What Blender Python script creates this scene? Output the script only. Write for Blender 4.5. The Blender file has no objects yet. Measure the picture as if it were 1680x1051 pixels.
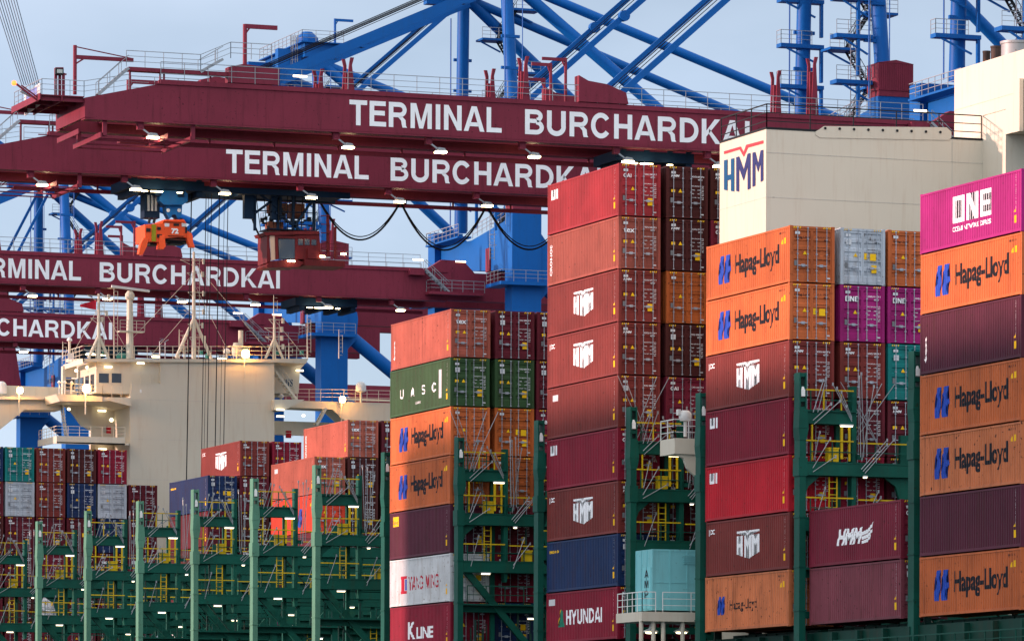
import bpy, bmesh, math, random
from mathutils import Vector, Matrix
random.seed(7)
# ---------------------------------------------------------------- camera, sky, sun, exposure
scene = bpy.context.scene
COL = scene.collection
F = 9071.0; TH = math.radians(22.94); Y0 = 1304.0; CX = 1600.0; RO = math.radians(.188)
cT, sT = math.cos(TH), math.sin(TH)
CZ = 12.0                                   # camera height above the water
cam_d = bpy.data.cameras.new('camera'); cam = bpy.data.objects.new('camera', cam_d); COL.objects.link(cam)
cam_d.sensor_width = 36.0; cam_d.lens = F / 1680 * 36
_dx, _dy = CX - 840, Y0 - 525.5
PPX = 840 + _dx * math.cos(RO) - _dy * math.sin(RO); PPY = 525.5 + _dx * math.sin(RO) + _dy * math.cos(RO)
cam_d.shift_x = (840 - PPX) / 1680; cam_d.shift_y = (PPY - 525.5) / 1680
cam_d.clip_start = 1; cam_d.clip_end = 12000
cam.location = (0, 0, CZ)
cam.rotation_euler = (Matrix.Rotation(-TH, 3, 'Z') @ Matrix.Rotation(math.pi / 2, 3, 'X') @ Matrix.Rotation(RO, 3, 'Z')).to_euler()
scene.camera = cam
SUN_EL = math.radians(5.0); SUN_DIR = Vector((-1, .22, 0)).normalized()     # from the water side, low
w = bpy.data.worlds.new('World'); scene.world = w; w.use_nodes = True
nt = w.node_tree; bg = nt.nodes['Background']
sky = nt.nodes.new('ShaderNodeTexSky'); sky.sky_type = 'NISHITA'; sky.sun_disc = False
sky.sun_elevation = SUN_EL; sky.sun_rotation = math.atan2(SUN_DIR.x, SUN_DIR.y)
sky.air_density = 1.0; sky.dust_density = .3; sky.ozone_density = 4.0
# thin evening cloud veil mixed into the sky
tc = nt.nodes.new('ShaderNodeTexCoord'); mp = nt.nodes.new('ShaderNodeMapping'); mp.inputs['Scale'].default_value = (5, 5, 12)
nz = nt.nodes.new('ShaderNodeTexNoise'); nz.inputs['Scale'].default_value = 1.6; nz.inputs['Detail'].default_value = 5
rp = nt.nodes.new('ShaderNodeValToRGB'); rp.color_ramp.elements[0].position = .35; rp.color_ramp.elements[1].position = .75
rp.color_ramp.elements[0].color = (.70, .70, .70, 1); rp.color_ramp.elements[1].color = (.95, .95, .95, 1)
mx = nt.nodes.new('ShaderNodeMixRGB')
# the veil is thin and blue grey near the horizon, brighter overhead
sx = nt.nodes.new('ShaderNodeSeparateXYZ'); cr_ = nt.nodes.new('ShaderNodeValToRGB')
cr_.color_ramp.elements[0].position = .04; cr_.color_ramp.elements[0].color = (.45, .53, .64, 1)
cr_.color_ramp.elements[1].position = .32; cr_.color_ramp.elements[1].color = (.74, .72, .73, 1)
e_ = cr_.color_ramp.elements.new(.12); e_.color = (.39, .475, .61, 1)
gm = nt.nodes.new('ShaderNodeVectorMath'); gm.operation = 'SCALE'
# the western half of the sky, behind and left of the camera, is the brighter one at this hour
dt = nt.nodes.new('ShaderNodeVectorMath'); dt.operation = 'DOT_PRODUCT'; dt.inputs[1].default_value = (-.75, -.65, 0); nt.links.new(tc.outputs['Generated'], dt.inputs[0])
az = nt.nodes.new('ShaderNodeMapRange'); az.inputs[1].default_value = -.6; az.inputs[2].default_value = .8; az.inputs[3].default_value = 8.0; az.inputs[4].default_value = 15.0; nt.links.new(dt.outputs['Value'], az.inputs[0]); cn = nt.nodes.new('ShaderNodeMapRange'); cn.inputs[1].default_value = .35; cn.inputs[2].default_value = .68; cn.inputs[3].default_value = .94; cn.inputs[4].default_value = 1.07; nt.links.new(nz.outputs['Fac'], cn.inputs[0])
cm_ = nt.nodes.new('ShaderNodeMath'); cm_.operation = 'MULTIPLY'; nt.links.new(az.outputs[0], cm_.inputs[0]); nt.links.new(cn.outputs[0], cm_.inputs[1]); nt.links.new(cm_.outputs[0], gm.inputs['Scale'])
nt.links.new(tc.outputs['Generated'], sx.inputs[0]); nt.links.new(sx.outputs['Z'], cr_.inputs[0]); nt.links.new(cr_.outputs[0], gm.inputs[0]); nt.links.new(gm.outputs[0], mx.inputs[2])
nt.links.new(tc.outputs['Generated'], mp.inputs[0]); nt.links.new(mp.outputs[0], nz.inputs['Vector'])
nt.links.new(nz.outputs['Fac'], rp.inputs[0]); nt.links.new(rp.outputs[0], mx.inputs[0])
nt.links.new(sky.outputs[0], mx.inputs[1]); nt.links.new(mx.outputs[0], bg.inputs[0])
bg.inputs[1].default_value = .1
sd = bpy.data.lights.new('sun', 'SUN'); sun = bpy.data.objects.new('sun', sd); COL.objects.link(sun)
sd.energy = 3.3; sd.angle = math.radians(.9); sd.color = (1, .60, .50)
_d = SUN_DIR * math.cos(SUN_EL); _d.z = math.sin(SUN_EL)
sun.rotation_euler = _d.to_track_quat('Z', 'Y').to_euler(); sun.location = (0, 0, 150)
scene.view_settings.view_transform = 'Standard'; scene.view_settings.look = 'None'
scene.view_settings.exposure = 1.0; scene.view_settings.gamma = 1
scene.render.resolution_x = 1024; scene.render.resolution_y = 640

def ray(px, py):
    a, b = px - 840, py - 525.5
    x = 840 + a * math.cos(RO) + b * math.sin(RO); y = 525.5 - a * math.sin(RO) + b * math.cos(RO)
    X = (x - CX) / F
    return (X * cT + sT, -X * sT + cT, (Y0 - y) / F)
def at(px, py, u=None, v=None, h=None):
    """world point on a plane across the ship (u), along it (v) or at a height above the camera (h)"""
    d = ray(px, py)
    t = u / d[1] if u is not None else v / d[0] if v is not None else h / d[2]
    return Vector((d[0] * t, d[1] * t, CZ + d[2] * t))

# ---------------------------------------------------------------- materials
def lin(hexs, k=1.0):
    h = hexs.lstrip('#'); o = []
    for i in (0, 2, 4):
        c = int(h[i:i + 2], 16) / 255
        o.append(min(1, k * (c / 12.92 if c <= .04045 else ((c + .055) / 1.055) ** 2.4)))
    return (*o, 1)
MATS = {}
def paint(name, hexs, rough=.5, var=.16, dirt=.35, rust='#5A3020', metal=0.0, scale=.35, rnd=.10, bump=.0, k=1.0, chips=1.3):
    if name in MATS: return MATS[name]
    m = bpy.data.materials.new(name); m.use_nodes = True; t = m.node_tree; b = t.nodes['Principled BSDF']; N = t.nodes.new; Lk = t.links.new
    base = lin(hexs, k)
    tc = N('ShaderNodeTexCoord'); oi = N('ShaderNodeObjectInfo')
    ad = N('ShaderNodeVectorMath'); ad.operation = 'ADD'; Lk(tc.outputs['Object'], ad.inputs[0])
    sc_ = N('ShaderNodeVectorMath'); sc_.operation = 'SCALE'; Lk(oi.outputs['Location'], sc_.inputs[0]); sc_.inputs['Scale'].default_value = 1.37
    Lk(sc_.outputs[0], ad.inputs[1])
    n1 = N('ShaderNodeTexNoise'); n1.inputs['Scale'].default_value = scale; n1.inputs['Detail'].default_value = 8; n1.inputs['Roughness'].default_value = .65
    Lk(ad.outputs[0], n1.inputs['Vector'])
    mr = N('ShaderNodeMapRange'); mr.inputs[1].default_value = .3; mr.inputs[2].default_value = .7; mr.inputs[3].default_value = 1 - var; mr.inputs[4].default_value = 1 + var
    Lk(n1.outputs['Fac'], mr.inputs[0])
    r2 = N('ShaderNodeMapRange'); r2.inputs[3].default_value = 1 - rnd; r2.inputs[4].default_value = 1 + rnd; Lk(oi.outputs['Random'], r2.inputs[0])
    mu = N('ShaderNodeMath'); mu.operation = 'MULTIPLY'; Lk(mr.outputs[0], mu.inputs[0]); Lk(r2.outputs[0], mu.inputs[1])
    hs = N('ShaderNodeHueSaturation'); hs.inputs['Color'].default_value = base; Lk(mu.outputs[0], hs.inputs['Value'])
    out = hs.outputs[0]
    if dirt > 0:
        mp = N('ShaderNodeMapping'); mp.inputs['Scale'].default_value = (2.6, 2.6, .22); Lk(ad.outputs[0], mp.inputs[0])
        n2 = N('ShaderNodeTexNoise'); n2.inputs['Scale'].default_value = 1.0; n2.inputs['Detail'].default_value = 6; n2.inputs['Roughness'].default_value = .7; Lk(mp.outputs[0], n2.inputs['Vector'])
        rr = N('ShaderNodeMapRange'); rr.inputs[1].default_value = .52; rr.inputs[2].default_value = .76; rr.inputs[3].default_value = 0; rr.inputs[4].default_value = dirt; Lk(n2.outputs['Fac'], rr.inputs[0])
        mi = N('ShaderNodeMixRGB'); mi.inputs[2].default_value = lin(rust); Lk(rr.outputs[0], mi.inputs[0]); Lk(out, mi.inputs[1])
        # small chips and scuffs
        n3 = N('ShaderNodeTexNoise'); n3.inputs['Scale'].default_value = 5.5; n3.inputs['Detail'].default_value = 4; Lk(ad.outputs[0], n3.inputs['Vector'])
        r3 = N('ShaderNodeMapRange'); r3.inputs[1].default_value = .66; r3.inputs[2].default_value = .70; r3.inputs[3].default_value = 0; r3.inputs[4].default_value = dirt * chips; Lk(n3.outputs['Fac'], r3.inputs[0])
        m3 = N('ShaderNodeMixRGB'); m3.inputs[2].default_value = lin(rust, .6); Lk(r3.outputs[0], m3.inputs[0]); Lk(mi.outputs[0], m3.inputs[1])
        out = m3.outputs[0]
    Lk(out, b.inputs['Base Color'])
    b.inputs['Roughness'].default_value = rough + .08; b.inputs['Metallic'].default_value = metal; b.inputs['Specular IOR Level'].default_value = .16
    if bump:
        n4 = N('ShaderNodeTexNoise'); n4.inputs['Scale'].default_value = .9; n4.inputs['Detail'].default_value = 2; Lk(ad.outputs[0], n4.inputs['Vector'])
        bp = N('ShaderNodeBump'); bp.inputs['Strength'].default_value = bump; bp.inputs['Distance'].default_value = .15; Lk(n4.outputs['Fac'], bp.inputs['Height']); Lk(bp.outputs[0], b.inputs['Normal'])
    MATS[name] = m; return m
def glow(name, hexs, s):
    if name in MATS: return MATS[name]
    m = bpy.data.materials.new(name); m.use_nodes = True; b = m.node_tree.nodes['Principled BSDF']
    b.inputs['Base Color'].default_value = lin(hexs); b.inputs['Emission Color'].default_value = lin(hexs); b.inputs['Emission Strength'].default_value = s
    MATS[name] = m; return m

M_RED = paint('crane_red_paint', '#74283A', .5, .16, .45, '#2E1016', scale=.12, rnd=.03)
M_BLUE = paint('crane_blue_paint', '#03559E', .42, .12, .25, '#20405A', scale=.12, rnd=.03)
M_GALV = paint('galvanised_steel', '#8C9298', .45, .2, .0, metal=.5)
M_DARK = paint('dark_steel', '#22262A', .6, .2, .0)
M_CABLE = paint('black_cable', '#0C0C0E', .6, .1, .0)
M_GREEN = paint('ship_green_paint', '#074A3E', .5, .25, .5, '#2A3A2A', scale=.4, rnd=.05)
M_GREENL = paint('sunlit_green_paint', '#4E7C68', .55, .14, .30, '#3E4A38', scale=.5, rnd=.08)  # paler copy of the ship green: low sun on far columns put into the colour
M_YEL = paint('yellow_paint', '#BFA216', .5, .12, .25, '#5A3A18')
M_CREAM = paint('cream_superstructure_paint', '#C9C3B2', .5, .04, .24, '#A07A52', scale=.10, rnd=.02, chips=0)
M_WHITE = paint('white_paint', '#D8DAD8', .5, .06, .1, '#8A7A62')
M_TURQ = paint('turquoise_paint', '#7AC0C6', .5, .08, .2)
M_LET = paint('white_lettering', '#F0F3F6', .5, .05, .08, '#7A6A60')
M_LETD = paint('dark_lettering', '#12151E', .5, .05, .0)
M_LETB = paint('blue_lettering', '#1F46A8', .5, .08, .0)
M_YS = paint('yellow_sticker', '#E8B818', .5, .06, .0)
M_WS = paint('white_sticker', '#C8CCD0', .5, .1, .0)
M_GS = paint('data_plate', '#6E7276', .5, .1, .0)
M_GASK = paint('black_rubber', '#0E0E10', .7, .1, .0)
M_ROD = paint('galvanised_rod', '#9AA2AC', .4, .12, .1, '#5A4438', metal=.35)
M_LROD = paint('lashing_rod_steel', '#8E9296', .4, .3, .0, metal=.5)
M_ORANGE = paint('spreader_orange', '#E8582E', .5, .12, .25, '#4A2018')
M_GLASS = bpy.data.materials.new('window_glass'); M_GLASS.use_nodes = True
_b = M_GLASS.node_tree.nodes['Principled BSDF']; _b.inputs['Base Color'].default_value = (.02, .03, .05, 1); _b.inputs['Roughness'].default_value = .08
M_LAMP = glow('lamp_glow', '#FFE2AC', 11); M_LAMPW = glow('sodium_glow', '#FFB058', 40); M_TUBE = glow('tube_glow', '#FFE9BE', 2.6); M_REDL = glow('red_lamp_glow', '#FF5020', 4)
M_LOUV = paint('brown_panel', '#7A4A38', .6, .1, .2)
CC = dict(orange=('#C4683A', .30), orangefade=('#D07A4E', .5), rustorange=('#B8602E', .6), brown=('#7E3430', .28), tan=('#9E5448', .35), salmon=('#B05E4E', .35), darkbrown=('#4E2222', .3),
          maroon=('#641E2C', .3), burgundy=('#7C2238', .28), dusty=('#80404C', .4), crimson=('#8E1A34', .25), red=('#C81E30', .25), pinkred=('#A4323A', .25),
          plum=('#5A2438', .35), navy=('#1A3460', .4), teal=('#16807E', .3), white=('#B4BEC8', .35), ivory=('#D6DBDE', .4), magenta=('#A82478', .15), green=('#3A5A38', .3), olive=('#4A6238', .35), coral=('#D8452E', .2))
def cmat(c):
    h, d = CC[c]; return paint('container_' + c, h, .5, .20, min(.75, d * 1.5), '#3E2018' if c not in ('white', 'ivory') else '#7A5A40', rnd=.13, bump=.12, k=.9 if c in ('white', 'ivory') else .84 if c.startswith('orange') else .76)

# ---------------------------------------------------------------- mesh helpers
class MB:
    def __init__(s): s.v = []; s.f = []
    def quad8(s, p):
        i = len(s.v); s.v += [tuple(q) for q in p]
        s.f += [tuple(i + k for k in f) for f in ((0, 3, 2, 1), (4, 5, 6, 7), (0, 1, 5, 4), (1, 2, 6, 5), (2, 3, 7, 6), (3, 0, 4, 7))]; return s
    def box(s, x0, x1, y0, y1, z0, z1):
        if x0 > x1: x0, x1 = x1, x0
        if y0 > y1: y0, y1 = y1, y0
        if z0 > z1: z0, z1 = z1, z0
        return s.quad8([(x0, y0, z0), (x1, y0, z0), (x1, y1, z0), (x0, y1, z0), (x0, y0, z1), (x1, y0, z1), (x1, y1, z1), (x0, y1, z1)])
    def beam(s, p, q, w, h=None, up=None):
        """rectangular bar from p to q, w wide (sideways), h deep"""
        h = h or w; p, q = Vector(p), Vector(q); d = q - p
        if d.length < 1e-6: return s
        d.normalize(); up = Vector(up) if up else (Vector((0, 0, 1)) if abs(d.z) < .95 else Vector((0, 1, 0)))
        a = d.cross(up).normalized() * w / 2; b = a.cross(d).normalized() * h / 2
        return s.quad8([p - a - b, p + a - b, p + a + b, p - a + b, q - a - b, q + a - b, q + a + b, q - a + b])
    def tube(s, p, q, r, n=8, r2=None, cap=True):
        r2 = r if r2 is None else r2; p, q = Vector(p), Vector(q); d = q - p
        if d.length < 1e-6: return s
        d.normalize(); up = Vector((0, 0, 1)) if abs(d.z) < .95 else Vector((0, 1, 0))
        a = d.cross(up).normalized(); b = a.cross(d); i = len(s.v)
        for c, rr in ((p, r), (q, r2)):
            for k in range(n):
                t = 2 * math.pi * k / n; s.v.append(tuple(c + (a * math.cos(t) + b * math.sin(t)) * rr))
        for k in range(n): s.f.append((i + k, i + (k + 1) % n, i + n + (k + 1) % n, i + n + k))
        if cap: s.f.append(tuple(i + k for k in reversed(range(n)))); s.f.append(tuple(i + n + k for k in range(n)))
        return s
    def path(s, pts, r, n=6):
        for a, b in zip(pts, pts[1:]): s.tube(a, b, r, n)
        return s
    def prism(s, pts, dvec):
        """closed polygon pts (3D, planar) extruded by dvec"""
        n = len(pts); i = len(s.v); dv = Vector(dvec)
        s.v += [tuple(p) for p in pts] + [tuple(Vector(p) + dv) for p in pts]
        s.f.append(tuple(i + k for k in range(n))); s.f.append(tuple(i + n + k for k in reversed(range(n))))
        for k in range(n): s.f.append((i + k, i + (k + 1) % n, i + n + (k + 1) % n, i + n + k))
        return s
    def lathe(s, c, prof, n=14):
        """prof: list of (r, z) from bottom to top around vertical axis at c"""
        i = len(s.v)
        for r, z in prof:
            for k in range(n):
                t = 2 * math.pi * k / n; s.v.append((c[0] + r * math.cos(t), c[1] + r * math.sin(t), c[2] + z))
        for j in range(len(prof) - 1):
            for k in range(n): s.f.append((i + j * n + k, i + j * n + (k + 1) % n, i + (j + 1) * n + (k + 1) % n, i + (j + 1) * n + k))
        s.f.append(tuple(i + k for k in reversed(range(n)))); s.f.append(tuple(i + (len(prof) - 1) * n + k for k in range(n)))
        return s
    def rail(s, pts, h=1.1, mids=1, sp=1.6, r=.028, up=(0, 0, 1)):
        up = Vector(up); pts = [Vector(p) for p in pts]
        for a, b in zip(pts, pts[1:]):
            L = (b - a).length; n = max(1, round(L / sp))
            for k in range(n + 1): p = a.lerp(b, k / n); s.beam(p, p + up * h, r * 1.7)
            s.beam(a + up * h, b + up * h, r * 2)
            for m in range(mids): s.beam(a + up * h * (m + 1) / (mids + 1), b + up * h * (m + 1) / (mids + 1), r * 1.5)
        return s
    def mesh(s, name, off=(0, 0, 0), fix=True):
        me = bpy.data.meshes.new(name); o = Vector(off)
        me.from_pydata([tuple(Vector(v) - o) for v in s.v], [], s.f)
        if fix:
            bm = bmesh.new(); bm.from_mesh(me); bmesh.ops.recalc_face_normals(bm, faces=bm.faces); bm.to_mesh(me); bm.free()
        me.update(); return me
    def build(s, name, mat, parent=None, smooth=False):
        off = wloc(parent) if parent else Vector((0, 0, 0))
        if parent is None and s.v:
            n = len(s.v); off = Vector((sum(v[0] for v in s.v) / n, sum(v[1] for v in s.v) / n, min(v[2] for v in s.v)))
        me = s.mesh(name, off)
        if smooth:
            for p in me.polygons: p.use_smooth = True
            if hasattr(me, 'set_sharp_from_angle'): me.set_sharp_from_angle(angle=.8)
        o = bpy.data.objects.new(name, me); me.materials.append(mat); COL.objects.link(o)
        if parent: o.parent = parent
        else: o.location = off
        return o
def wloc(o):
    v = Vector(o.location)
    while o.parent: o = o.parent; v += Vector(o.location)
    return v
def tag(o, label=None, cat=None, group=None, kind=None):
    if label: o['label'] = label
    if cat: o['category'] = cat
    if group: o['group'] = group
    if kind: o['kind'] = kind
    return o
def empty(name, loc, label, cat, group=None):
    o = bpy.data.objects.new(name, None); o.location = loc; o.empty_display_size = .5; COL.objects.link(o); return tag(o, label, cat, group)
def meshobj(name, me, mat, parent, loc=(0, 0, 0)):
    o = bpy.data.objects.new(name, me); COL.objects.link(o); o.parent = parent; o.location = loc
    if not me.materials: me.materials.append(None)
    o.material_slots[0].link = 'OBJECT'; o.material_slots[0].material = mat
    return o

# ---------------------------------------------------------------- lettering helpers (2D: x right, y up)
_tc = {}
def text2d(body, bold=.0, shear=0.0, space=1.0):
    k = (body, bold, shear, space)
    if k in _tc: return _tc[k]
    cu = bpy.data.curves.new('t', 'FONT'); cu.body = body; cu.size = 1; cu.offset = bold; cu.shear = shear; cu.resolution_u = 3; cu.space_character = space
    ob = bpy.data.objects.new('t', cu); COL.objects.link(ob)
    dg = bpy.context.evaluated_depsgraph_get(); me = bpy.data.meshes.new_from_object(ob.evaluated_get(dg))
    V = [(v.co.x, v.co.y) for v in me.vertices]; P = [tuple(p.vertices) for p in me.polygons]
    bpy.data.objects.remove(ob); bpy.data.curves.remove(cu); bpy.data.meshes.remove(me)
    _tc[k] = (V, P); return V, P
def text_box(body, x0, x1, yb, cap, bold=.02, shear=0.0, space=1.0):
    """text fitted to x0..x1 with its baseline at yb and capitals cap tall"""
    V, P = text2d(body, bold, shear, space); HV, _ = text2d('H', bold)
    a, b = min(v[0] for v in V), max(v[0] for v in V); h0, h1 = min(v[1] for v in HV), max(v[1] for v in HV)
    return [(x0 + (v[0] - a) / (b - a) * (x1 - x0), yb + (v[1] - h0) / (h1 - h0) * cap) for v in V], P
def join2d(*ts):
    V, P = [], []
    for v, p in ts:
        i = len(V); V += v; P += [tuple(q + i for q in f) for f in p]
    return V, P
def poly2d(*polys):
    V, P = [], []
    for p in polys:
        i = len(V); V += list(p); P.append(tuple(range(i, i + len(p))))
    return V, P
def tri2d(t):
    """triangulate concave polygons"""
    bm = bmesh.new(); vs = [bm.verts.new((x, y, 0)) for x, y in t[0]]
    for f in t[1]:
        try: bm.faces.new([vs[i] for i in f])
        except ValueError: pass
    bmesh.ops.triangulate(bm, faces=bm.faces, ngon_method='EAR_CLIP'); bm.verts.index_update()
    r = ([(v.co.x, v.co.y) for v in bm.verts], [tuple(v.index for v in f.verts) for f in bm.faces]); bm.free(); return r

def _arc(cx, cy, rx, ry, a0, a1, w, n=14):
    o = []
    for k in range(n):
        t0 = math.radians(a0 + (a1 - a0) * k / n); t1 = math.radians(a0 + (a1 - a0) * (k + 1) / n)
        f = lambda t, d: (cx + (rx - d) * math.cos(t), cy + (ry - d) * math.sin(t))
        o.append([f(t0, w), f(t0, 0), f(t1, 0), f(t1, w)])
    return o
def _r(x0, x1, y0, y1): return [(x0, y0), (x1, y0), (x1, y1), (x0, y1)]
def glyph(c, w=.195):
    h = w * .88
    if c == 'T': return .85, [_r(.02, .83, 1 - h, 1), _r(.425 - w / 2, .425 + w / 2, 0, 1 - h)]
    if c == 'E': return .88, [_r(.09, .09 + w, 0, 1), _r(.09 + w, .83, 1 - h, 1), _r(.09 + w, .79, .5 - h / 2 + .03, .5 + h / 2 + .03), _r(.09 + w, .85, 0, h)]
    if c == 'L': return .82, [_r(.09, .09 + w, 0, 1), _r(.09 + w, .79, 0, h)]
    if c == 'I': return .38, [_r(.09, .09 + w, 0, 1)]
    if c == 'H': return 1.0, [_r(.09, .09 + w, 0, 1), _r(.91 - w, .91, 0, 1), _r(.09 + w, .91 - w, .5 - h / 2 + .02, .5 + h / 2 + .02)]
    if c == 'N': return 1.0, [_r(.09, .09 + w, 0, 1), _r(.91 - w, .91, 0, 1), [(.09 + w, 1), (.09 + w, 1 - w * 1.55), (.91 - w, 0), (.91 - w, w * 1.55)]]
    if c == 'M': return 1.16, [_r(.09, .09 + w * .95, 0, 1), _r(1.07 - w * .95, 1.07, 0, 1), [(.09 + w * .95, 1), (.09 + w * .95, .70), (.49, 0), (.58, 0), (.58, .28), (.35, 1)], [(1.07 - w * .95, 1), (.81, 1), (.58, .28), (.58, 0), (.67, 0), (1.07 - w * .95, .70)]]
    if c == 'A': return .98, [[(.01, 0), (.22, 0), (.49, .80), (.49, 1), (.37, 1)], [(.97, 0), (.76, 0), (.49, .80), (.49, 1), (.61, 1)], [(.275, .20), (.705, .20), (.65, .36), (.33, .36)]]
    if c == 'D': return 1.0, [_r(.09, .09 + w, 0, 1), _r(.09 + w, .44, 1 - h, 1), _r(.09 + w, .44, 0, h)] + _arc(.44, .5, .50, .5, -90, 90, h * 1.05, 16)
    if c == 'B': return .99, [_r(.09, .09 + w, 0, 1), _r(.09 + w, .56, 1 - h, 1), _r(.09 + w, .58, .46, .46 + h * .9), _r(.09 + w, .58, 0, h)] + _arc(.56, .742, .315, .258, -76, 90, h, 10) + _arc(.58, .295, .35, .295, -90, 90, h, 12)
    if c == 'R': return 1.0, [_r(.09, .09 + w, 0, 1), _r(.09 + w, .58, 1 - h, 1), _r(.09 + w, .58, .40, .40 + h)] + _arc(.58, .70, .33, .30, -90, 90, h, 12) + [[(.52, .40), (.70, .44), (.86, .30), (.88, .08), (.93, 0), (.72, 0), (.69, .10), (.66, .27)]]
    if c == 'P': return .94, [_r(.09, .09 + w, 0, 1), _r(.09 + w, .56, 1 - h, 1), _r(.09 + w, .56, .38, .38 + h)] + _arc(.56, .69, .32, .31, -90, 90, h, 12)
    if c == 'U': return 1.0, [_r(.08, .08 + w, .36, 1), _r(.92 - w, .92, .36, 1)] + _arc(.5, .36, .42, .38, 180, 360, w * .95, 16)
    if c == 'C': return 1.0, _arc(.50, .5, .45, .52, 36, 324, w * .95, 26)
    if c == 'G': return 1.06, _arc(.50, .5, .45, .52, 38, 320, w * .95, 26) + [_r(.56, .95, .36, .52), _r(.80, .95, 0, .36)]
    if c == 'O': return 1.06, _arc(.53, .5, .48, .52, 0, 360, w * .95, 30)
    if c == 'K': return 1.0, [_r(.09, .09 + w, 0, 1), [(.09 + w, .28), (.09 + w, .52), (.68, 1), (.93, 1)], [(.43, .61), (.29 + w * .6, .41), (.72, 0), (.97, 0)]]
    if c == 'Y': return .92, [_r(.46 - w / 2, .46 + w / 2, 0, .40), [(.0, 1), (.22, 1), (.46, .58), (.46 + w / 2, .40), (.46 - w / 2, .40)], [(.92, 1), (.70, 1), (.46, .58), (.46 + w / 2, .40)]]
    if c == 'S': return .92, _arc(.46, .73, .38, .29, 20, 270, h, 14) + _arc(.46, .27, .40, .29, -160, 90, h, 14)
    return .40, []
def block_text(body, x0, x1, yb, cap, w=.195):
    V, Pf, x = [], [], 0
    for c in body:
        a, ps = glyph(c, w)
        for p in ps:
            i = len(V); V += [(x + q[0], q[1]) for q in p]; Pf.append(tuple(range(i, i + len(p))))
        x += a
    a, b = min(v[0] for v in V), max(v[0] for v in V)
    return tri2d(([(x0 + (v[0] - a) / (b - a) * (x1 - x0), yb + v[1] * cap) for v in V], Pf))
def place2d(name, t, fn, mat, parent):
    """lay a 2D drawing on a surface given by fn(x, y) -> world point"""
    m = MB(); m.v = [tuple(fn(x, y)) for x, y in t[0]]; m.f = list(t[1]); off = wloc(parent)
    me = m.mesh(name, off, fix=False); o = bpy.data.objects.new(name, me); me.materials.append(mat); COL.objects.link(o); o.parent = parent; return o

# ---------------------------------------------------------------- shipping container kit (local: x across, y along, z up; near door end at y=0, seen side x=0)
L, W, H, P = 12.19, 2.438, 2.868, 2.896
COR = .278; CD = .036; X_OUT = .012
def corr(y):
    t = (y % COR) / COR
    if t < .36: return X_OUT
    if t < .5: return X_OUT + CD * (t - .36) / .14
    if t < .86: return X_OUT + CD
    return X_OUT + CD * (1 - (t - .86) / .14)
def corr_breaks(y0, y1):
    o = []; k = math.floor(y0 / COR)
    while k * COR < y1 + COR:
        for t in (0, .36, .5, .86):
            y = (k + t) * COR
            if y0 < y < y1: o.append(y)
        k += 1
    return o
def side_mesh(mirror=False):
    m = MB(); ys = [.14] + corr_breaks(.14, L - .14) + [L - .14]; z0, z1 = .16, H - .11
    for y in ys:
        x = corr(y); x = W - x if mirror else x
        m.v += [(x, y, z0), (x, y, z1)]
    for i in range(len(ys) - 1): m.f.append((2 * i, 2 * i + 2, 2 * i + 3, 2 * i + 1) if mirror else (2 * i, 2 * i + 1, 2 * i + 3, 2 * i + 2))
    return m.mesh('side_panel', fix=False)
def frame_mesh():
    m = MB()
    for x in (0, W - .15):
        m.box(x, x + .15, 0, .12, .1, H - .1); m.box(x, x + .15, L - .13, L, .1, H - .1)
    for x in (0, W - .06):
        m.box(x, x + .06, .12, L - .13, H - .11, H - .02); m.box(x, x + .06, .12, L - .13, .03, .16)
    for y in (0.02, L - .1): m.box(.15, W - .15, y, y + .08, .03, .14); m.box(.15, W - .15, y, y + .08, H - .14, H - .02)
    for x in (-.004, W - .174):
        for y in (-.006, L - .172):
            for z in (0, H - .118): m.box(x, x + .178, y, y + .178, z, z + .118)
    m.box(.06, W - .06, .12, L - .12, .06, .14)
    return m.mesh('frame')
def roof_mesh():
    m = MB(); n = 44
    for i in range(n + 1):
        y = .12 + (L - .24) * i / n; z = H - .03 - (.02 if i % 2 else 0); m.v += [(.06, y, z), (W - .06, y, z)]
    for i in range(n): m.f.append((2 * i, 2 * i + 1, 2 * i + 3, 2 * i + 2))
    return m.mesh('roof', fix=False)
def end_mesh():
    m = MB(); n = 18
    for i in range(n + 1):
        x = .15 + (W - .3) * i / n; y = L - .05 - (.04 if i % 2 else 0); m.v += [(x, y, .14), (x, y, H - .14)]
    for i in range(n): m.f.append((2 * i, 2 * i + 2, 2 * i + 3, 2 * i + 1))
    return m.mesh('front_wall', fix=False)
def door_mesh(x0, x1):
    m = MB(); z0, z1 = .15, H - .15; y = .045
    m.box(x0, x0 + .07, y, y + .05, z0, z1); m.box(x1 - .07, x1, y, y + .05, z0, z1)
    m.box(x0 + .07, x1 - .07, y, y + .05, z0, z0 + .1); m.box(x0 + .07, x1 - .07, y, y + .05, z1 - .1, z1)
    zs = [(z0 + .1, .02)]; z = z0 + .1; n = 5; step = (z1 - z0 - .2) / n
    for k in range(n):
        a = z + k * step
        zs += [(a + .16, .02), (a + .21, .065), (a + step - .05, .065), (a + step, .02)]
    i = len(m.v)
    for zz, d in zs: m.v += [(x0 + .07, y - .005 + d, zz), (x1 - .07, y - .005 + d, zz)]
    for k in range(len(zs) - 1): m.f.append((i + 2 * k, i + 2 * k + 1, i + 2 * k + 3, i + 2 * k + 2))
    return m.mesh('door')
def rod_mesh(x, hx):
    m = MB(); m.tube((x, .0, .06), (x, .0, H - .06), .020, 6)
    for z in (.1, .62, 1.45, 2.2, H - .1): m.box(x - .045, x + .045, -.02, .045, z - .025, z + .025)
    m.box(min(x, hx), max(x, hx), -.045, -.02, .84, .885); m.box(hx - .05, hx + .05, -.03, .045, .80, .93)
    return m.mesh('lock_rod')
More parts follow.
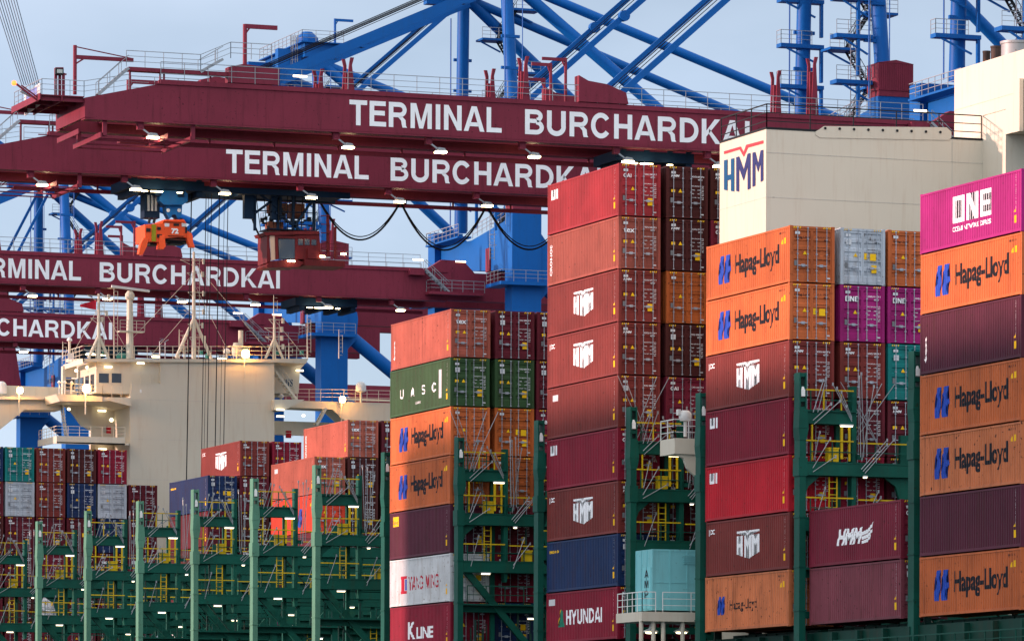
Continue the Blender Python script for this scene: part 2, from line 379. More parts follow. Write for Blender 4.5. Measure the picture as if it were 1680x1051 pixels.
def marks_mesh():
    m = MB()
    for x in (.2, W - .62):
        for k in range(4): m.prism([(x + k * .11, .015, H - .13), (x + .05 + k * .11, .015, H - .13), (x + .085 + k * .11, .015, H - .04), (x + .035 + k * .11, .015, H - .04)], (0, .004, 0))
    return m.mesh('height_marking')
DX = ((.15, 1.215), (1.223, W - .15))
ME = dict(sl=side_mesh(), sr=side_mesh(True), fr=frame_mesh(), rf=roof_mesh(), en=end_mesh(), d0=door_mesh(*DX[0]), d1=door_mesh(*DX[1]),
          r0=rod_mesh(.43, .68), r1=rod_mesh(.98, .78), r2=rod_mesh(1.46, 1.66), r3=rod_mesh(2.01, 1.76), mk=marks_mesh())
g_ = MB(); g_.box(1.2, 1.238, .05, .09, .16, H - .16); g_.box(.15, W - .15, .15, .16, .15, H - .15); ME['gk'] = g_.mesh('door_seal')
yD = .012                                    # plane of the door lettering, proud of the leaf
def door_txt(t):
    m = MB(); m.v = [(x, yD + .022, y) for x, y in t[0]]; m.f = list(t[1]); return m.mesh('door_lettering', fix=False)
def code_block(pre, seed):
    r = random.Random(seed); n = ''.join(str(r.randint(0, 9)) for _ in range(6))
    ts = [text_box('%s %s %d' % (pre, n, r.randint(0, 9)), 1.52, 2.22, 2.28, .085, .01), text_box('45G1', 1.86, 2.12, 2.12, .085, .01)]
    for i, (a, b) in enumerate((('MAX.GROSS', '32.500 KG'), ('TARE', '3.880 KG'), ('NET', '28.620 KG'), ('CU.CAP', '76.4 CU.M'))):
        z = 1.78 - i * .21
        ts += [text_box(a, 1.50, 1.50 + .045 * len(a), z, .05, .008), text_box(b, 1.84, 2.2, z, .05, .008), text_box('LBS', 2.03, 2.2, z - .085, .045, .008)]
    return ts
def hmm2d(x0, y0, w, h):
    """three letters cut off below like a shield, under a bar with a notch"""
    def q(pts): return [(x0 + a * w, y0 + b * h) for a, b in pts]
    return tri2d(poly2d(q([(0, .93), (.40, .93), (.5, .80), (.60, .93), (1, .93), (1, 1), (.57, 1), (.5, .90), (.43, 1), (0, 1)]),
                  q([(0, .22), (.10, .19), (.10, .44), (.19, .44), (.19, .15), (.29, .12), (.29, .84), (.19, .84), (.19, .58), (.10, .58), (.10, .84), (0, .84)]),
                  q([(.34, .10), (.44, .06), (.44, .52), (.5, .34), (.56, .52), (.56, .03), (.66, .08), (.66, .84), (.58, .84), (.5, .60), (.42, .84), (.34, .84)]),
                  q([(.70, .10), (.79, .13), (.79, .56), (.85, .40), (.91, .56), (.91, .18), (1, .22), (1, .84), (.93, .84), (.85, .62), (.77, .84), (.70, .84)])))
def hl2d(x0, y0, w, h):
    def q(pts): return [(x0 + a * w, y0 + b * h) for a, b in pts]
    return tri2d(poly2d(q([(.05, 0), (.36, 0), (.34, .22), (.42, .42), (.40, .60), (.34, .74), (.44, 1), (.22, 1), (.10, .80), (.22, .62), (.16, .45), (0, .28)]),
                        q([(.52, 0), (.86, 0), (.76, .20), (.80, .36), (1, .42), (.98, .58), (.82, .58), (.82, .76), (.98, 1), (.66, 1), (.54, .78), (.60, .62), (.56, .40), (.46, .18)])))
def one2d(x0, y0, w, h):
    def q(pts): return [(x0 + a * w, y0 + b * h) for a, b in pts]
    return tri2d(poly2d(q([(0, 0), (.31, 0), (.31, 1), (.24, 1), (.24, .16), (.07, .16), (.07, .84), (.24, .84), (.24, 1), (0, 1)]),
                        q([(.36, 0), (.43, 0), (.43, .66), (.58, 0), (.66, 0), (.66, 1), (.59, 1), (.59, .36), (.45, 1), (.36, 1)]),
                        q([(.72, 0), (1, 0), (1, .16), (.79, .16), (.79, .42), (.98, .42), (.98, .58), (.79, .58), (.79, .84), (1, .84), (1, 1), (.72, 1)])))
DT = {}
def door_set(key):
    """(mesh, material) lettering for the right-hand and left-hand door leaf"""
    if key in DT: return DT[key]
    kind, seed, dark = key; pre = dict(HMM='KOCU', HL='HLXU', ONE='ONEU', TEX='TEXU', CAI='CAIU', YM='YMLU', plain='TGHU', F='FCIU', KL='KKFU').get(kind, 'TCNU')
    right = code_block(pre, seed); left = []; mark = MB()
    if kind == 'HMM': left = [text_box('HMM', .30, .78, 2.26, .13, .03, .25)]
    elif kind == 'HL': left = [text_box('Hapag-Lloyd', .28, 1.12, 2.24, .13, .015)]
    elif kind == 'ONE': left = [one2d(.30, 2.05, .72, .26)]
    elif kind == 'TEX': left = [text_box('tex', .32, .95, 2.0, .30, .02)]
    elif kind == 'CAI': left = [block_text('CAI', .30, .75, 2.12, .20)]
    elif kind == 'KL': left = [text_box('K LINE', .34, 1.0, 2.30, .16, .02)]
    mr = door_txt(join2d(*right)); ml = door_txt(join2d(*left)) if left else None
    ex = []
    def s_(nm, mat, x0, x1, z0, z1): q = MB(); q.box(x0, x1, yD + .012, yD + .02, z0, z1); ex.append((nm, q.mesh(nm), mat))
    if kind in ('HMM', 'TEX', 'F'): s_('yellow_sticker', M_YS, .30, .52, 1.42, 1.58)
    if kind in ('HL', 'YM') and seed % 2: s_('yellow_sticker', M_YS, 1.30, 1.50, 1.30, 1.62); s_('yellow_sticker', M_YS, 1.62, 1.95, 1.25, 1.6)
    if kind in ('CAI', 'plain', 'F') or seed % 4 == 1: s_('yellow_sticker', M_YS, 1.70, 1.98, .62, 1.02)
    q = MB(); q.prism([(.72, yD + .012, 1.42), (.94, yD + .012, 1.42), (.83, yD + .012, 1.62)], (0, .008, 0)); ex.append(('warning_sticker', q.mesh('warning_sticker'), M_YS))
    s_('data_plate', M_GS, .26, .40, .85, 1.12); s_('white_sticker', M_WS, .30, .56, 2.44, 2.58)
    if kind in ('plain', 'YM', 'F'): s_('white_sticker', M_WS, .32, .60, 2.02, 2.3)
    s_('white_sticker', M_WS, 2.0, 2.2, .22, .28)
    DT[key] = (mr, ml, ex, M_LETD if dark else M_LET)
    return DT[key]

def side_text(name, t):
    """2D drawing (p = metres from the far end, z) pressed onto the corrugated side -> mesh"""
    V, Pf = t; bm = bmesh.new(); vs = [bm.verts.new((x, 0, y)) for x, y in V]
    for f in Pf:
        try: bm.faces.new([vs[i] for i in f])
        except ValueError: pass
    xs = [v[0] for v in V]
    for y in corr_breaks(L - max(xs), L - min(xs)):
        bmesh.ops.bisect_plane(bm, geom=bm.verts[:] + bm.edges[:] + bm.faces[:], plane_co=(L - y, 0, 0), plane_no=(1, 0, 0), dist=1e-5)
    for v in bm.verts:
        y = L - v.co.x; z = v.co.z; v.co = (corr(y) - .005, y, z)
    me = bpy.data.meshes.new(name); bm.to_mesh(me); bm.free(); return me
SIDES = {}
def side_art(kind):
    """list of (part name, mesh, material)"""
    if kind in SIDES: return SIDES[kind]
    o = []
    A = lambda nm, t, m: o.append((nm, side_text(nm, t), m))
    if kind == 'HMM': A('shipping_line_logo', hmm2d(4.5, .70, 3.3, 1.50), M_LET); A('small_lettering', text_box('JDC', .35, 1.3, 2.20, .26, .02), M_LET)
    elif kind == 'HMMX': A('shipping_line_logo', hmm2d(4.5, .70, 3.3, 1.50), M_LET)
    elif kind == 'HL': A('emblem', hl2d(1.75, .72, 1.85, 1.45), M_LETB); A('lettering', text_box('Hapag-Lloyd', 4.2, 10.6, 1.08, .98, .03), M_LETD)
    elif kind == 'HLS': A('emblem', hl2d(1.8, .85, 1.1, .95), M_LETB); A('lettering', text_box('Hapag-Lloyd', 3.6, 7.6, 1.08, .5, .012), M_LETD)
    elif kind == 'HLF': A('emblem', hl2d(6.6, .5, 2.2, 1.4), M_LETB)
    elif kind == 'ONE': A('logo', one2d(4.0, 1.10, 4.6, 1.25), M_LET); A('lettering', text_box('OCEAN NETWORK EXPRESS', 4.0, 8.6, .70, .22, .02), M_LET)
    elif kind == 'CAI': A('logo', tri2d(poly2d([(.55, 1.95), (1.35, 1.95), (1.35, 2.5), (1.12, 2.5), (1.12, 2.1), (.78, 2.1), (.78, 2.5), (.55, 2.5)], [(1.45, 1.95), (1.68, 1.95), (1.68, 2.5), (1.45, 2.5)])), M_LET)
    elif kind == 'UASC':
        A('lettering', join2d(*[block_text(c, x, x + .75, 1.05, .55, .19) for c, x in zip('UASC', (2.0, 4.2, 6.4, 8.5))]), M_LET)
        A('stripe', poly2d([(9.9, .6), (10.35, .6), (10.35, 2.3), (9.9, 2.3)]), M_WS)
        A('small_lettering', text_box('UASC-LINE', 5.2, 6.2, .55, .14, .01), M_LET)
    elif kind == 'YM':
        m_ = paint('red_lettering', '#B8203A', .5, .05, 0)
        A('emblem', poly2d([(2.2, .75), (3.5, .75), (3.5, .92), (2.2, .92)], [(2.2, 1.65), (3.5, 1.65), (3.5, 1.82), (2.2, 1.82)], [(2.3, .92), (3.0, .92), (3.0, 1.65), (2.3, 1.65)]), m_)
        A('emblem_stripe', poly2d([(3.05, .95), (3.4, .95), (3.4, 1.62), (3.05, 1.62)]), M_LETB)
        A('lettering', block_text('YANG MING', 3.8, 9.9, .92, .82, .15), m_)
    elif kind == 'KL': A('lettering', join2d(text_box('K', 3.6, 5.1, .85, 1.05, .03), text_box('LINE', 5.4, 8.7, .85, .7, .03)), M_LET)
    elif kind == 'HYU':
        A('lettering', block_text('HYUNDAI', 3.4, 9.6, 1.0, .82, .2), M_LET)
        A('emblem', poly2d([(2.0, .9), (3.1, .9), (2.85, 1.75), (2.55, 1.95)]), paint('green_emblem', '#1E7A62', .5, .05, 0)); A('emblem_stripe', poly2d([(2.0, 1.0), (2.35, .98), (2.5, 1.9), (2.4, 1.8)]), M_YS)
        A('white_sticker', poly2d([(.4, 2.15), (1.4, 2.15), (1.4, 2.5), (.4, 2.5)]), M_WS)
    elif kind == 'SEA': A('lettering', text_box('seaco', .45, 2.0, 2.2, .24, .02), M_YS)
    elif kind == 'HMMF':
        A('lettering', text_box('HMM', 3.7, 7.2, .95, .80, .05, .35), M_LET)
        A('emblem', tri2d(poly2d([(7.1, 1.5), (7.9, 1.62), (8.6, 1.95), (8.5, 1.75), (7.9, 1.42), (7.1, 1.33)], [(7.1, 1.28), (7.9, 1.38), (8.45, 1.62), (8.4, 1.45), (7.9, 1.2), (7.1, 1.12)], [(7.0, 1.05), (7.8, 1.15), (8.3, 1.36), (8.25, 1.2), (7.8, .98), (7.0, .92)])), M_LET)
    elif kind in ('TEXV', 'CROV'):
        V, Pf = text_box('tex' if kind == 'TEXV' else 'CRONOS', 0, 1.25 if kind == 'TEXV' else 1.75, 0, .36, .02)
        A('vertical_lettering', ([(.9 - y - (.1 if kind == 'TEXV' else .1), .55 + x) for x, y in V], [tuple(reversed(f)) for f in Pf]), M_LET)
    elif kind == 'FLO': A('white_sticker', poly2d([(.9, 2.1), (1.9, 2.1), (1.9, 2.45), (.9, 2.45)]), M_WS)
    elif kind == 'BEA': A('yellow_sticker', poly2d([(.55, 2.0), (1.7, 2.0), (1.7, 2.6), (.55, 2.6)]), M_YS); A('small_lettering', text_box('Beacon', .62, 1.6, 2.12, .28, .02), M_LET)
    # small code column and placards every box carries near its door end
    if kind in ('HL', 'HLS', 'HLF'):
        A('yellow_placard', poly2d([(11.35, 2.0), (11.6, 2.0), (11.6, 2.3), (11.35, 2.3)], [(10.9, 2.0), (11.15, 2.0), (11.12, 2.25)]), M_YS)
        A('side_code', text_box('HLXU 8', 10.6, 11.5, 2.52, .1, .01), M_LETD)
    else:
        A('yellow_placard', poly2d([(11.35, .45), (11.6, .45), (11.6, .8), (11.35, .8)], [(11.3, .95), (11.55, .95), (11.5, 1.2)]), M_YS)
        V, Pf = text_box('TCNU 614027 8 45G1', 0, 1.7, 0, .10, .01)
        A('side_code', ([(11.55 - y, .95 + x) for x, y in V], [tuple(reversed(f)) for f in Pf]), M_LET)
    SIDES[kind] = o; return o

SHORT = {'HMM': 'white shield logo', 'HMMX': 'white shield logo', 'HL': 'blue emblem', 'HLS': 'small blue emblem', 'HLF': 'faint blue emblem', 'ONE': 'white square letters',
         'CAI': 'small white mark', 'UASC': 'spaced white letters', 'YM': 'red lettering', 'KL': 'white serif letters', 'HYU': 'green emblem and white letters', 'SEA': 'small yellow lettering',
         'HMMF': 'slanted white letters', 'TEXV': 'upright white letters', 'CROV': 'upright white letters', 'FLO': 'small white sticker', 'BEA': 'small yellow sticker'}
ORD = ['topmost'] + [q + ' from top' for q in ('second', 'third', 'fourth', 'fifth', 'sixth', 'seventh', 'eighth', 'ninth')]
CW = dict(orange='orange', orangefade='faded orange', rustorange='rusty orange', brown='brown', tan='light brown', salmon='salmon brown', darkbrown='dark brown', maroon='maroon', burgundy='burgundy', dusty='dusty burgundy', crimson='crimson', red='red',
          pinkred='pinkish red', plum='plum', navy='navy blue', teal='teal', white='pale grey', ivory='white', magenta='magenta', green='dark green', olive='olive green', coral='coral red')
NCONT = [0]
def container(loc, colr, side, dkind, label, doors=True, outer=True):
    NCONT[0] += 1; n = NCONT[0]; jr = random.Random(n); loc = (loc[0] + jr.uniform(-.022, .022), loc[1] + jr.uniform(-.03, .03), loc[2])
    r = empty('shipping_container', loc, label, 'shipping container', 'shipping containers stacked on the ship')
    m = cmat(colr)
    meshobj('frame', ME['fr'], m, r); meshobj('roof', ME['rf'], m, r); meshobj('side_panel', ME['sl'], m, r); meshobj('side_panel', ME['sr'], m, r); meshobj('front_wall', ME['en'], m, r)
    ds = door_set((dkind, n % 4, colr in ('orange', 'rustorange', 'orangefade', 'white', 'ivory', 'coral')))
    a = meshobj('door', ME['d0'], m, r); b = meshobj('door', ME['d1'], m, r); meshobj('door_seal', ME['gk'], M_GASK, r)
    rm = M_ROD
    for p, k in ((a, 'r0'), (a, 'r1'), (b, 'r2'), (b, 'r3')): meshobj('lock_rod', ME[k], rm, p)
    meshobj('door_lettering', ds[0], ds[3], b)
    if ds[1]: meshobj('door_lettering', ds[1], ds[3], a)
    for nm, me, mt in ds[2]: meshobj(nm, me, mt, a if me.vertices[0].co.x < 1.2 else b)
    meshobj('height_marking', ME['mk'], M_YS, r)
    if outer:
        for nm, me, mt in side_art(side): meshobj(nm, me, mt, r)
    return r

# ---------------------------------------------------------------- the water, the quay and the far shore side
BASE = CZ + 8.6                              # level the deck stacks stand on
def struct(name, mb, mat): return tag(mb.build(name, mat), kind='structure')
def flat(name, x0, x1, y0, y1, z, mat): m = MB(); m.v = [(x0, y0, z), (x1, y0, z), (x1, y1, z), (x0, y1, z)]; m.f = [(0, 1, 2, 3)]; return struct(name, m, mat)
m_wat = paint('harbour_water', '#1E2E36', .12, .2, 0, bump=.5, scale=.05)
m_con = paint('quay_concrete', '#6E6C68', .8, .15, .2, scale=.1)
flat('water', -4000, 172, -400, 6000, 0, m_wat)
flat('quay', 172, 5000, -400, 6000, 7, m_con)
g_ = MB(); g_.box(171.2, 172, -400, 3000, -2, 6.99); struct('quay_wall', g_, m_con)
# unseen block added on the near bank to shade the lower stern tiers
wh = empty('shadow_caster', (-48, 290, 0), 'long grey block added unseen left of the view to shade the stacks', 'shadow_caster')
g_ = MB(); g_.box(-70, -26, 150, 351, 0, 44.0); g_.build('wall', paint('caster_cladding', '#8A8C8C', .7, .1, .2), wh)
g_ = MB(); g_.prism([(-71, 149, 44.02), (-25, 149, 44.02), (-48, 149, 47)], (0, 203, 0)); g_.build('roof', paint('roof_sheet', '#55585A', .6, .1, .2), wh)
for k in range(12):
    g_ = MB(); g_.box(-26, -25.9, 156 + k * 16, 164 + k * 16, .2, 6.5); g_.build('door', M_DARK, wh)

# ---------------------------------------------------------------- container stacks
V0 = 100.27
ROWV = [0, 2.77, 5.37, 8.14, 10.74]
def stack(u, v, ntier, cells, where, outer=True, dz=0):
    """cells from the top down: (colour, side art, door kind)"""
    for k, cell in enumerate(cells):
        if cell is None: continue
        c, s, d = cell; z = BASE + (ntier - k - 1) * P + dz
        if outer: lab = '%s container with %s, %s %s' % (CW[c], SHORT[s] if s else 'blank side', ORD[k], where)
        else: lab = '%s container doors, %s %s' % (CW[c], ORD[k], where)
        container((v, u, z), c, s, d, lab, outer=outer or bool(s))
o_, b_ = 'orange', 'brown'
# A: right edge of the photo
stack(233.0, V0 + .65, 7, [('magenta', 'ONE', 'ONE'), (o_, 'HL', 'HL'), ('plum', 'TEXV', 'TEX'), (o_, 'HL', 'HL'), ('orangefade', 'HL', 'HL'), ('plum', None, 'plain'), (o_, 'HL', 'HL')], 'in the right edge stack')
# Q: low stack between the two green towers
stack(247.3, V0 + .55, 2, [('burgundy', 'HMMF', 'CAI'), ('dusty', None, 'plain')], 'of the low pair')
# B
UB = 261.0
stack(UB, V0, 7, [(o_, 'HL', 'HL'), (o_, 'HL', 'HL'), (b_, 'HMM', 'HMM'), ('crimson', 'CAI', 'CAI'), ('red', 'CAI', 'CAI'), (b_, 'HMM', 'HMM'), ('orangefade', 'HLS', 'HL')], 'in stack below engine casing')
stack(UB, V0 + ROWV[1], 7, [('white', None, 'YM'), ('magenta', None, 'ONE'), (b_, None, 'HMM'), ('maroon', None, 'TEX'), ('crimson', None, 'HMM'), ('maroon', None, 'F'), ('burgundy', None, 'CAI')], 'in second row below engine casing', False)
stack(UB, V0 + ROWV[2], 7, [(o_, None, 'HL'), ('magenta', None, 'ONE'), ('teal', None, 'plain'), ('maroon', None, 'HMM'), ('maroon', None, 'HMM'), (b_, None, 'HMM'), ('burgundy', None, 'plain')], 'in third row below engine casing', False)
# C
UC = 286.6
stack(UC, V0 - .2, 9, [('pinkred', 'CAI', 'CAI'), ('tan', 'CROV', 'TEX'), (b_, 'HMMX', 'HMM'), (b_, 'HMM', 'HMM'), (b_, 'FLO', 'F'), ('crimson', 'CAI', 'CAI'), (b_, 'HMM', 'HMM'), ('navy', 'SEA', 'plain'), ('crimson', 'HYU', 'HMM')], 'in the tallest stack')
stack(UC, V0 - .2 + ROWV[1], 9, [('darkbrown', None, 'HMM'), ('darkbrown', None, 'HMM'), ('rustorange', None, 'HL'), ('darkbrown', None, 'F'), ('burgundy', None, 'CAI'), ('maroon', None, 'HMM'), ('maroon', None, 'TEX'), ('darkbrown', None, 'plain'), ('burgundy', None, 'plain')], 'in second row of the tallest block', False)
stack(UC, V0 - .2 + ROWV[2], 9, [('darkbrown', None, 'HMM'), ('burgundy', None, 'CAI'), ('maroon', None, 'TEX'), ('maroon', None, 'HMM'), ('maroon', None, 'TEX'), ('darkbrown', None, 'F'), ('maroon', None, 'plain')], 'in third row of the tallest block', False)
# D
UD = 314.2; VD = V0 - 1.07
stack(UD, VD, 7, [('salmon', 'TEXV', 'TEX'), ('green', 'UASC', 'F'), (o_, 'HL', 'HL'), (o_, 'HL', 'HL'), ('plum', 'BEA', 'plain'), ('ivory', 'YM', 'YM'), ('crimson', 'KL', 'CAI')], 'in stack left of the tallest')
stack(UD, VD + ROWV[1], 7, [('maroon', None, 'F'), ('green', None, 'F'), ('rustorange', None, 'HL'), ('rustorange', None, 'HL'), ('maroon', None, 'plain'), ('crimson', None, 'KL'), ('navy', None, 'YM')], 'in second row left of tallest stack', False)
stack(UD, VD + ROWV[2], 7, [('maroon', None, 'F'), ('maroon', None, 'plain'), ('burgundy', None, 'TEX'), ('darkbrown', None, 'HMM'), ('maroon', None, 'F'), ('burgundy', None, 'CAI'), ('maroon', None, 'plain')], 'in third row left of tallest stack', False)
# E: salmon block, E2: block beside the bridge house, FF: block left of the bridge house
e1 = at(570.7, 686.9, u=410.5)
stack(410.5, e1.x - 2.66, 6, [('salmon', 'FLO', 'TEX'), ('coral', 'HLF', 'HMM'), ('maroon', None, 'HMM'), ('darkbrown', None, 'TEX'), ('magenta', 'ONE', 'ONE'), (b_, None, 'HMM')], 'in low stack below white dome')
stack(410.5, e1.x, 7, [('salmon', 'CROV', 'TEX'), ('darkbrown', None, 'plain'), ('darkbrown', None, 'HMM'), ('maroon', None, 'HMM'), ('darkbrown', None, 'TEX'), ('ivory', None, 'YM'), ('maroon', None, 'HMM')], 'in tall stack below white dome')
stack(410.5, e1.x + 2.72, 7, [('maroon', None, 'F'), ('maroon', None, 'plain'), ('darkbrown', None, 'HMM'), ('burgundy', None, 'HMM'), ('maroon', None, 'plain'), ('ivory', None, 'YM'), ('darkbrown', None, 'HMM')], 'in row right of stack below dome', False)
e2 = at(393.6, 720.7, u=438.5)
stack(438.5, e2.x - 2.66, 6, [('navy', 'SEA', 'YM'), ('maroon', None, 'HMM'), ('darkbrown', None, 'HMM'), ('maroon', None, 'TEX'), ('ivory', None, 'YM'), (b_, None, 'HMM')], 'in navy topped bridge house stack')
stack(438.5, e2.x, 7, [(b_, 'HMM', 'HMM'), ('maroon', None, 'F'), ('darkbrown', None, 'HMM'), ('maroon', None, 'HMM'), ('burgundy', None, 'plain'), ('darkbrown', None, 'TEX'), ('maroon', None, 'HMM')], 'in second stack before bridge house')
stack(438.5, e2.x + 2.72, 7, [('crimson', None, 'HMM'), ('crimson', None, 'HMM'), ('maroon', None, 'TEX'), ('darkbrown', None, 'HMM'), ('maroon', None, 'plain'), ('maroon', None, 'HMM'), ('maroon', None, 'F')], 'in third row before bridge house', False)
f0 = at(211.5, 739, u=455.0).x
ff = [[('navy', None, 'plain'), ('maroon', None, 'HMM'), ('darkbrown', None, 'HMM'), ('maroon', None, 'HMM'), ('maroon', None, 'F'), ('darkbrown', None, 'TEX')],
      [('teal', None, 'plain'), ('white', None, 'YM'), ('maroon', None, 'HMM'), ('maroon', None, 'TEX'), ('darkbrown', None, 'HMM'), ('maroon', None, 'plain')],
      [(b_, None, 'HMM'), (b_, None, 'HMM'), ('maroon', None, 'CAI'), ('burgundy', None, 'HMM'), ('ivory', None, 'YM'), ('maroon', None, 'HMM')],
      [('darkbrown', None, 'F'), ('navy', None, 'plain'), ('maroon', None, 'YM'), ('maroon', None, 'HMM'), ('darkbrown', None, 'HMM'), ('burgundy', None, 'plain')],
      [('crimson', None, 'HMM'), ('white', None, 'YM'), ('navy', None, 'plain'), ('maroon', None, 'TEX'), ('maroon', None, 'HMM'), ('darkbrown', None, 'F')],
      [None, ('maroon', None, 'HMM'), ('maroon', None, 'HMM'), ('burgundy', None, 'plain'), ('darkbrown', None, 'HMM'), ('maroon', None, 'TEX')]]
nm = ['at left edge of photo', 'in teal topped row', 'in row right of teal topped row', 'in row left of crimson topped row', 'in crimson topped row by bridge house', 'in row touching bridge house wall']
for j, cells in enumerate(ff): stack(455.0, f0 - 2.62 * (5 - j), 7, cells, nm[j], False)

# ---------------------------------------------------------------- the ship: hull, lashing bridges, engine casing, bridge house
ship = empty('container_ship', (131, 330, 0), 'huge container ship with cream bridge house, cream casing and green lashing bridges at quay', 'container ship')
g_ = MB(); g_.prism([(100.2, 215, -3), (100.2, 560, -3), (131, 620, -3), (161.5, 560, -3), (161.5, 215, -3)], (0, 0, 21.6)); g_.build('hull', paint('hull_paint', '#16343A', .4, .1, .2), ship)
cm = MB(); cm.box(101.2, 101.9, 225, 540, 18.61, BASE - .35); cm.box(159.8, 160.5, 225, 540, 18.61, BASE - .35)
for k in range(90): cm.box(100.9, 101.2, 226 + k * 3.4, 226.25 + k * 3.4, 18.61, BASE - .4)
cm.build('hatch_coaming', paint('dark_green_paint', '#0A3C32', .55, .2, .3), ship)
for k, u in enumerate((233, 247.3, 261, 286.6, 300.4, 314.2, 329.6, 345, 361, 377, 392.6, 408, 423.4, 438.5, 455)):
    g_ = MB(); g_.box(101.95, 159.75, u - .1, u + 12.5, BASE - .9, BASE - .15)
    for q in range(8): g_.box(101.95, 101.9, u + 1.5 * q, u + 1.5 * q + .2, BASE - .9, BASE - .2)
    g_.build('hatch_cover', MATS['dark_green_paint'], ship)
cr = MB(); cr.rail([(100.35, 225, 18.6), (100.35, 400, 18.6)], 1.1, 2, 1.8, .03); cr.build('deck_railing', M_GREEN, ship)

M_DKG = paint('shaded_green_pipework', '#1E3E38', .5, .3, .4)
def lashing_bridge(x, ytop, u, k):
    DC = .75; o = at(x, ytop, u=u + DC); v0, dz = o.x, o.z - (CZ + 21.3)            # outboard top corner of the column
    Z = lambda h: CZ + h + dz
    LN = 58.0 if k < 13 else 30
    rnd = random.Random(k)
    col = MB(); D = 1.15
    # outboard column: ladder like head, shoulder, main shaft with an oval hole near its foot
    col.box(v0, v0 + .07, u, u + DC, Z(19.5), Z(21.3)); col.box(v0 + .33, v0 + .40, u, u + DC, Z(19.5), Z(21.3))
    for h in (21.2, 20.55, 19.95, 19.5): col.box(v0 + .07, v0 + .33, u + .05, u + DC - .05, Z(h - .12), Z(h + .08))
    col.prism([(v0 - .04, u - .02, Z(18.5)), (v0 + .50, u - .02, Z(18.5)), (v0 + .43, u - .02, Z(19.49)), (v0, u - .02, Z(19.49))], (0, DC + .04, 0))
    col.prism([(v0 - .04, u - .02, Z(18.49)), (v0 + .50, u - .02, Z(18.49)), (v0 + .38, u - .02, Z(17.9)), (v0 + .02, u - .02, Z(17.9))], (0, DC + .04, 0))
    col.box(v0 + .02, v0 + .36, u, u + DC, Z(7.2), Z(17.89))
    for h in (14.0, 11.5, 9.3): col.box(v0 - .01, v0 + .39, u - .03, u + DC + .03, Z(h), Z(h + .07))
    col.box(v0 - .04, v0 + .44, u - .04, u + DC + .04, Z(16.1), Z(17.0))
    col.prism([(v0 - .4, u + .1, Z(7.2)), (v0 + 1.0, u + .1, Z(7.2)), (v0 + .55, u + .1, Z(6.0)), (v0 + .1, u + .1, Z(6.0))], (0, DC - .2, 0))
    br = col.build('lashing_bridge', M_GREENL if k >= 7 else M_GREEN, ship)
    st = MB()
    xs2 = v0 + 2.92
    st.box(xs2, xs2 + .26, u + .2, u + .75, Z(13.2), Z(20.7))
    st.prism([(xs2, u + .2, Z(13.2)), (xs2 + .26, u + .2, Z(13.2)), (xs2 + .2, u + .2, Z(12.8)), (xs2 + .06, u + .2, Z(12.8))], (0, .55, 0))
    st.box(v0 + 2.35, v0 + 2.6, u + .9, u + D, Z(9), Z(19.6))
    st.box(v0 + .36, xs2, u + .1, u + .3, Z(18.75), Z(19.35)); st.box(v0 + .36, xs2, u + .9, u + 1.1, Z(18.75), Z(19.3)); st.box(v0 + .36, xs2 + .2, u, u + D, Z(19.36), Z(19.44))
    vend = v0 + LN
    # level two deck: deep beam with arched haunches at every frame
    for h0, h1, hd in ((16.15, 16.75, 16.76), (13.35, 13.95, 13.96)):
        st.box(v0 + .37, vend, u + .02, u + .2, Z(h0), Z(h1)); st.box(v0 + .37, vend, u + D - .2, u + D - .02, Z(h0), Z(h1)); st.box(v0 + .37, vend, u, u + D, Z(hd), Z(hd + .08))
    st.box(v0 + .37, vend, u, u + D, Z(11.4), Z(11.5)); st.box(v0 + .37, vend, u + .4, u + .7, Z(11.0), Z(11.38))
    st.box(v0 + .37, vend, u + .3, u + .6, Z(8.95), Z(9.3))
    v = v0 + 5.6; j = 0
    while v < vend:
        st.box(v, v + .5, u + .25, u + .55, Z(7.5), Z(18.3 if j == 0 else 16.9)); st.box(v + 1.9, v + 2.15, u + .3, u + .55, Z(11.5), Z(16.1))
        for a, b in ((v, -1), (v + .5, 1)): st.prism([(a, u + .26, Z(16.14)), (a + b * .9, u + .26, Z(16.14)), (a + b * .25, u + .26, Z(15.7)), (a, u + .26, Z(14.9))], (0, .25, 0))
        for a, b in ((v, -1), (v + .5, 1)): st.prism([(a, u + .26, Z(13.34)), (a + b * .7, u + .26, Z(13.34)), (a, u + .26, Z(12.5))], (0, .25, 0))
        st.beam((v + .25, u + .4, Z(11)), (v + 2.6, u + .4, Z(8.2)), .2); j += 1; v += 5.45
    st.prism([(v0 + .36, u + .26, Z(16.14)), (v0 + 1.25, u + .26, Z(16.14)), (v0 + .6, u + .26, Z(15.6)), (v0 + .36, u + .26, Z(15.0))], (0, .25, 0))
    st.beam((v0 + .5, u + .45, Z(13.6)), (v0 + 5.3, u + .45, Z(8.2)), .3, .38)
    st.beam((v0 + 10.2, u + .45, Z(13.6)), (v0 + 5.9, u + .45, Z(8.2)), .22, .3)
    st.build('steel_frame', M_GREEN, br)
    cl = MB()                                                      # pipes, cable trays and small brackets on the frame
    for q in range(46):
        a_ = v0 + .6 + rnd.random() * min(LN - 2, 26); lvl = (8.2, 9.3, 11.5, 14.05)[q % 4]; hh = rnd.random() * 1.9 + .4
        cl.beam((a_, u + .75, Z(lvl)), (a_, u + .75, Z(lvl + hh)), .05 + .06 * rnd.random())
        if q % 3 == 0: cl.beam((a_, u + .8, Z(lvl + hh)), (a_ + 1 + rnd.random() * 2.5, u + .8, Z(lvl + hh)), .06)
        if q % 4 == 0: cl.box(a_, a_ + .3 + rnd.random() * .4, u + .7, u + .95, Z(lvl + .1), Z(lvl + .5 + rnd.random() * .5))
        if q % 5 == 0: cl.beam((a_, u + .7, Z(lvl + 1.9)), (a_ + 1.6, u + .7, Z(lvl)), .09)
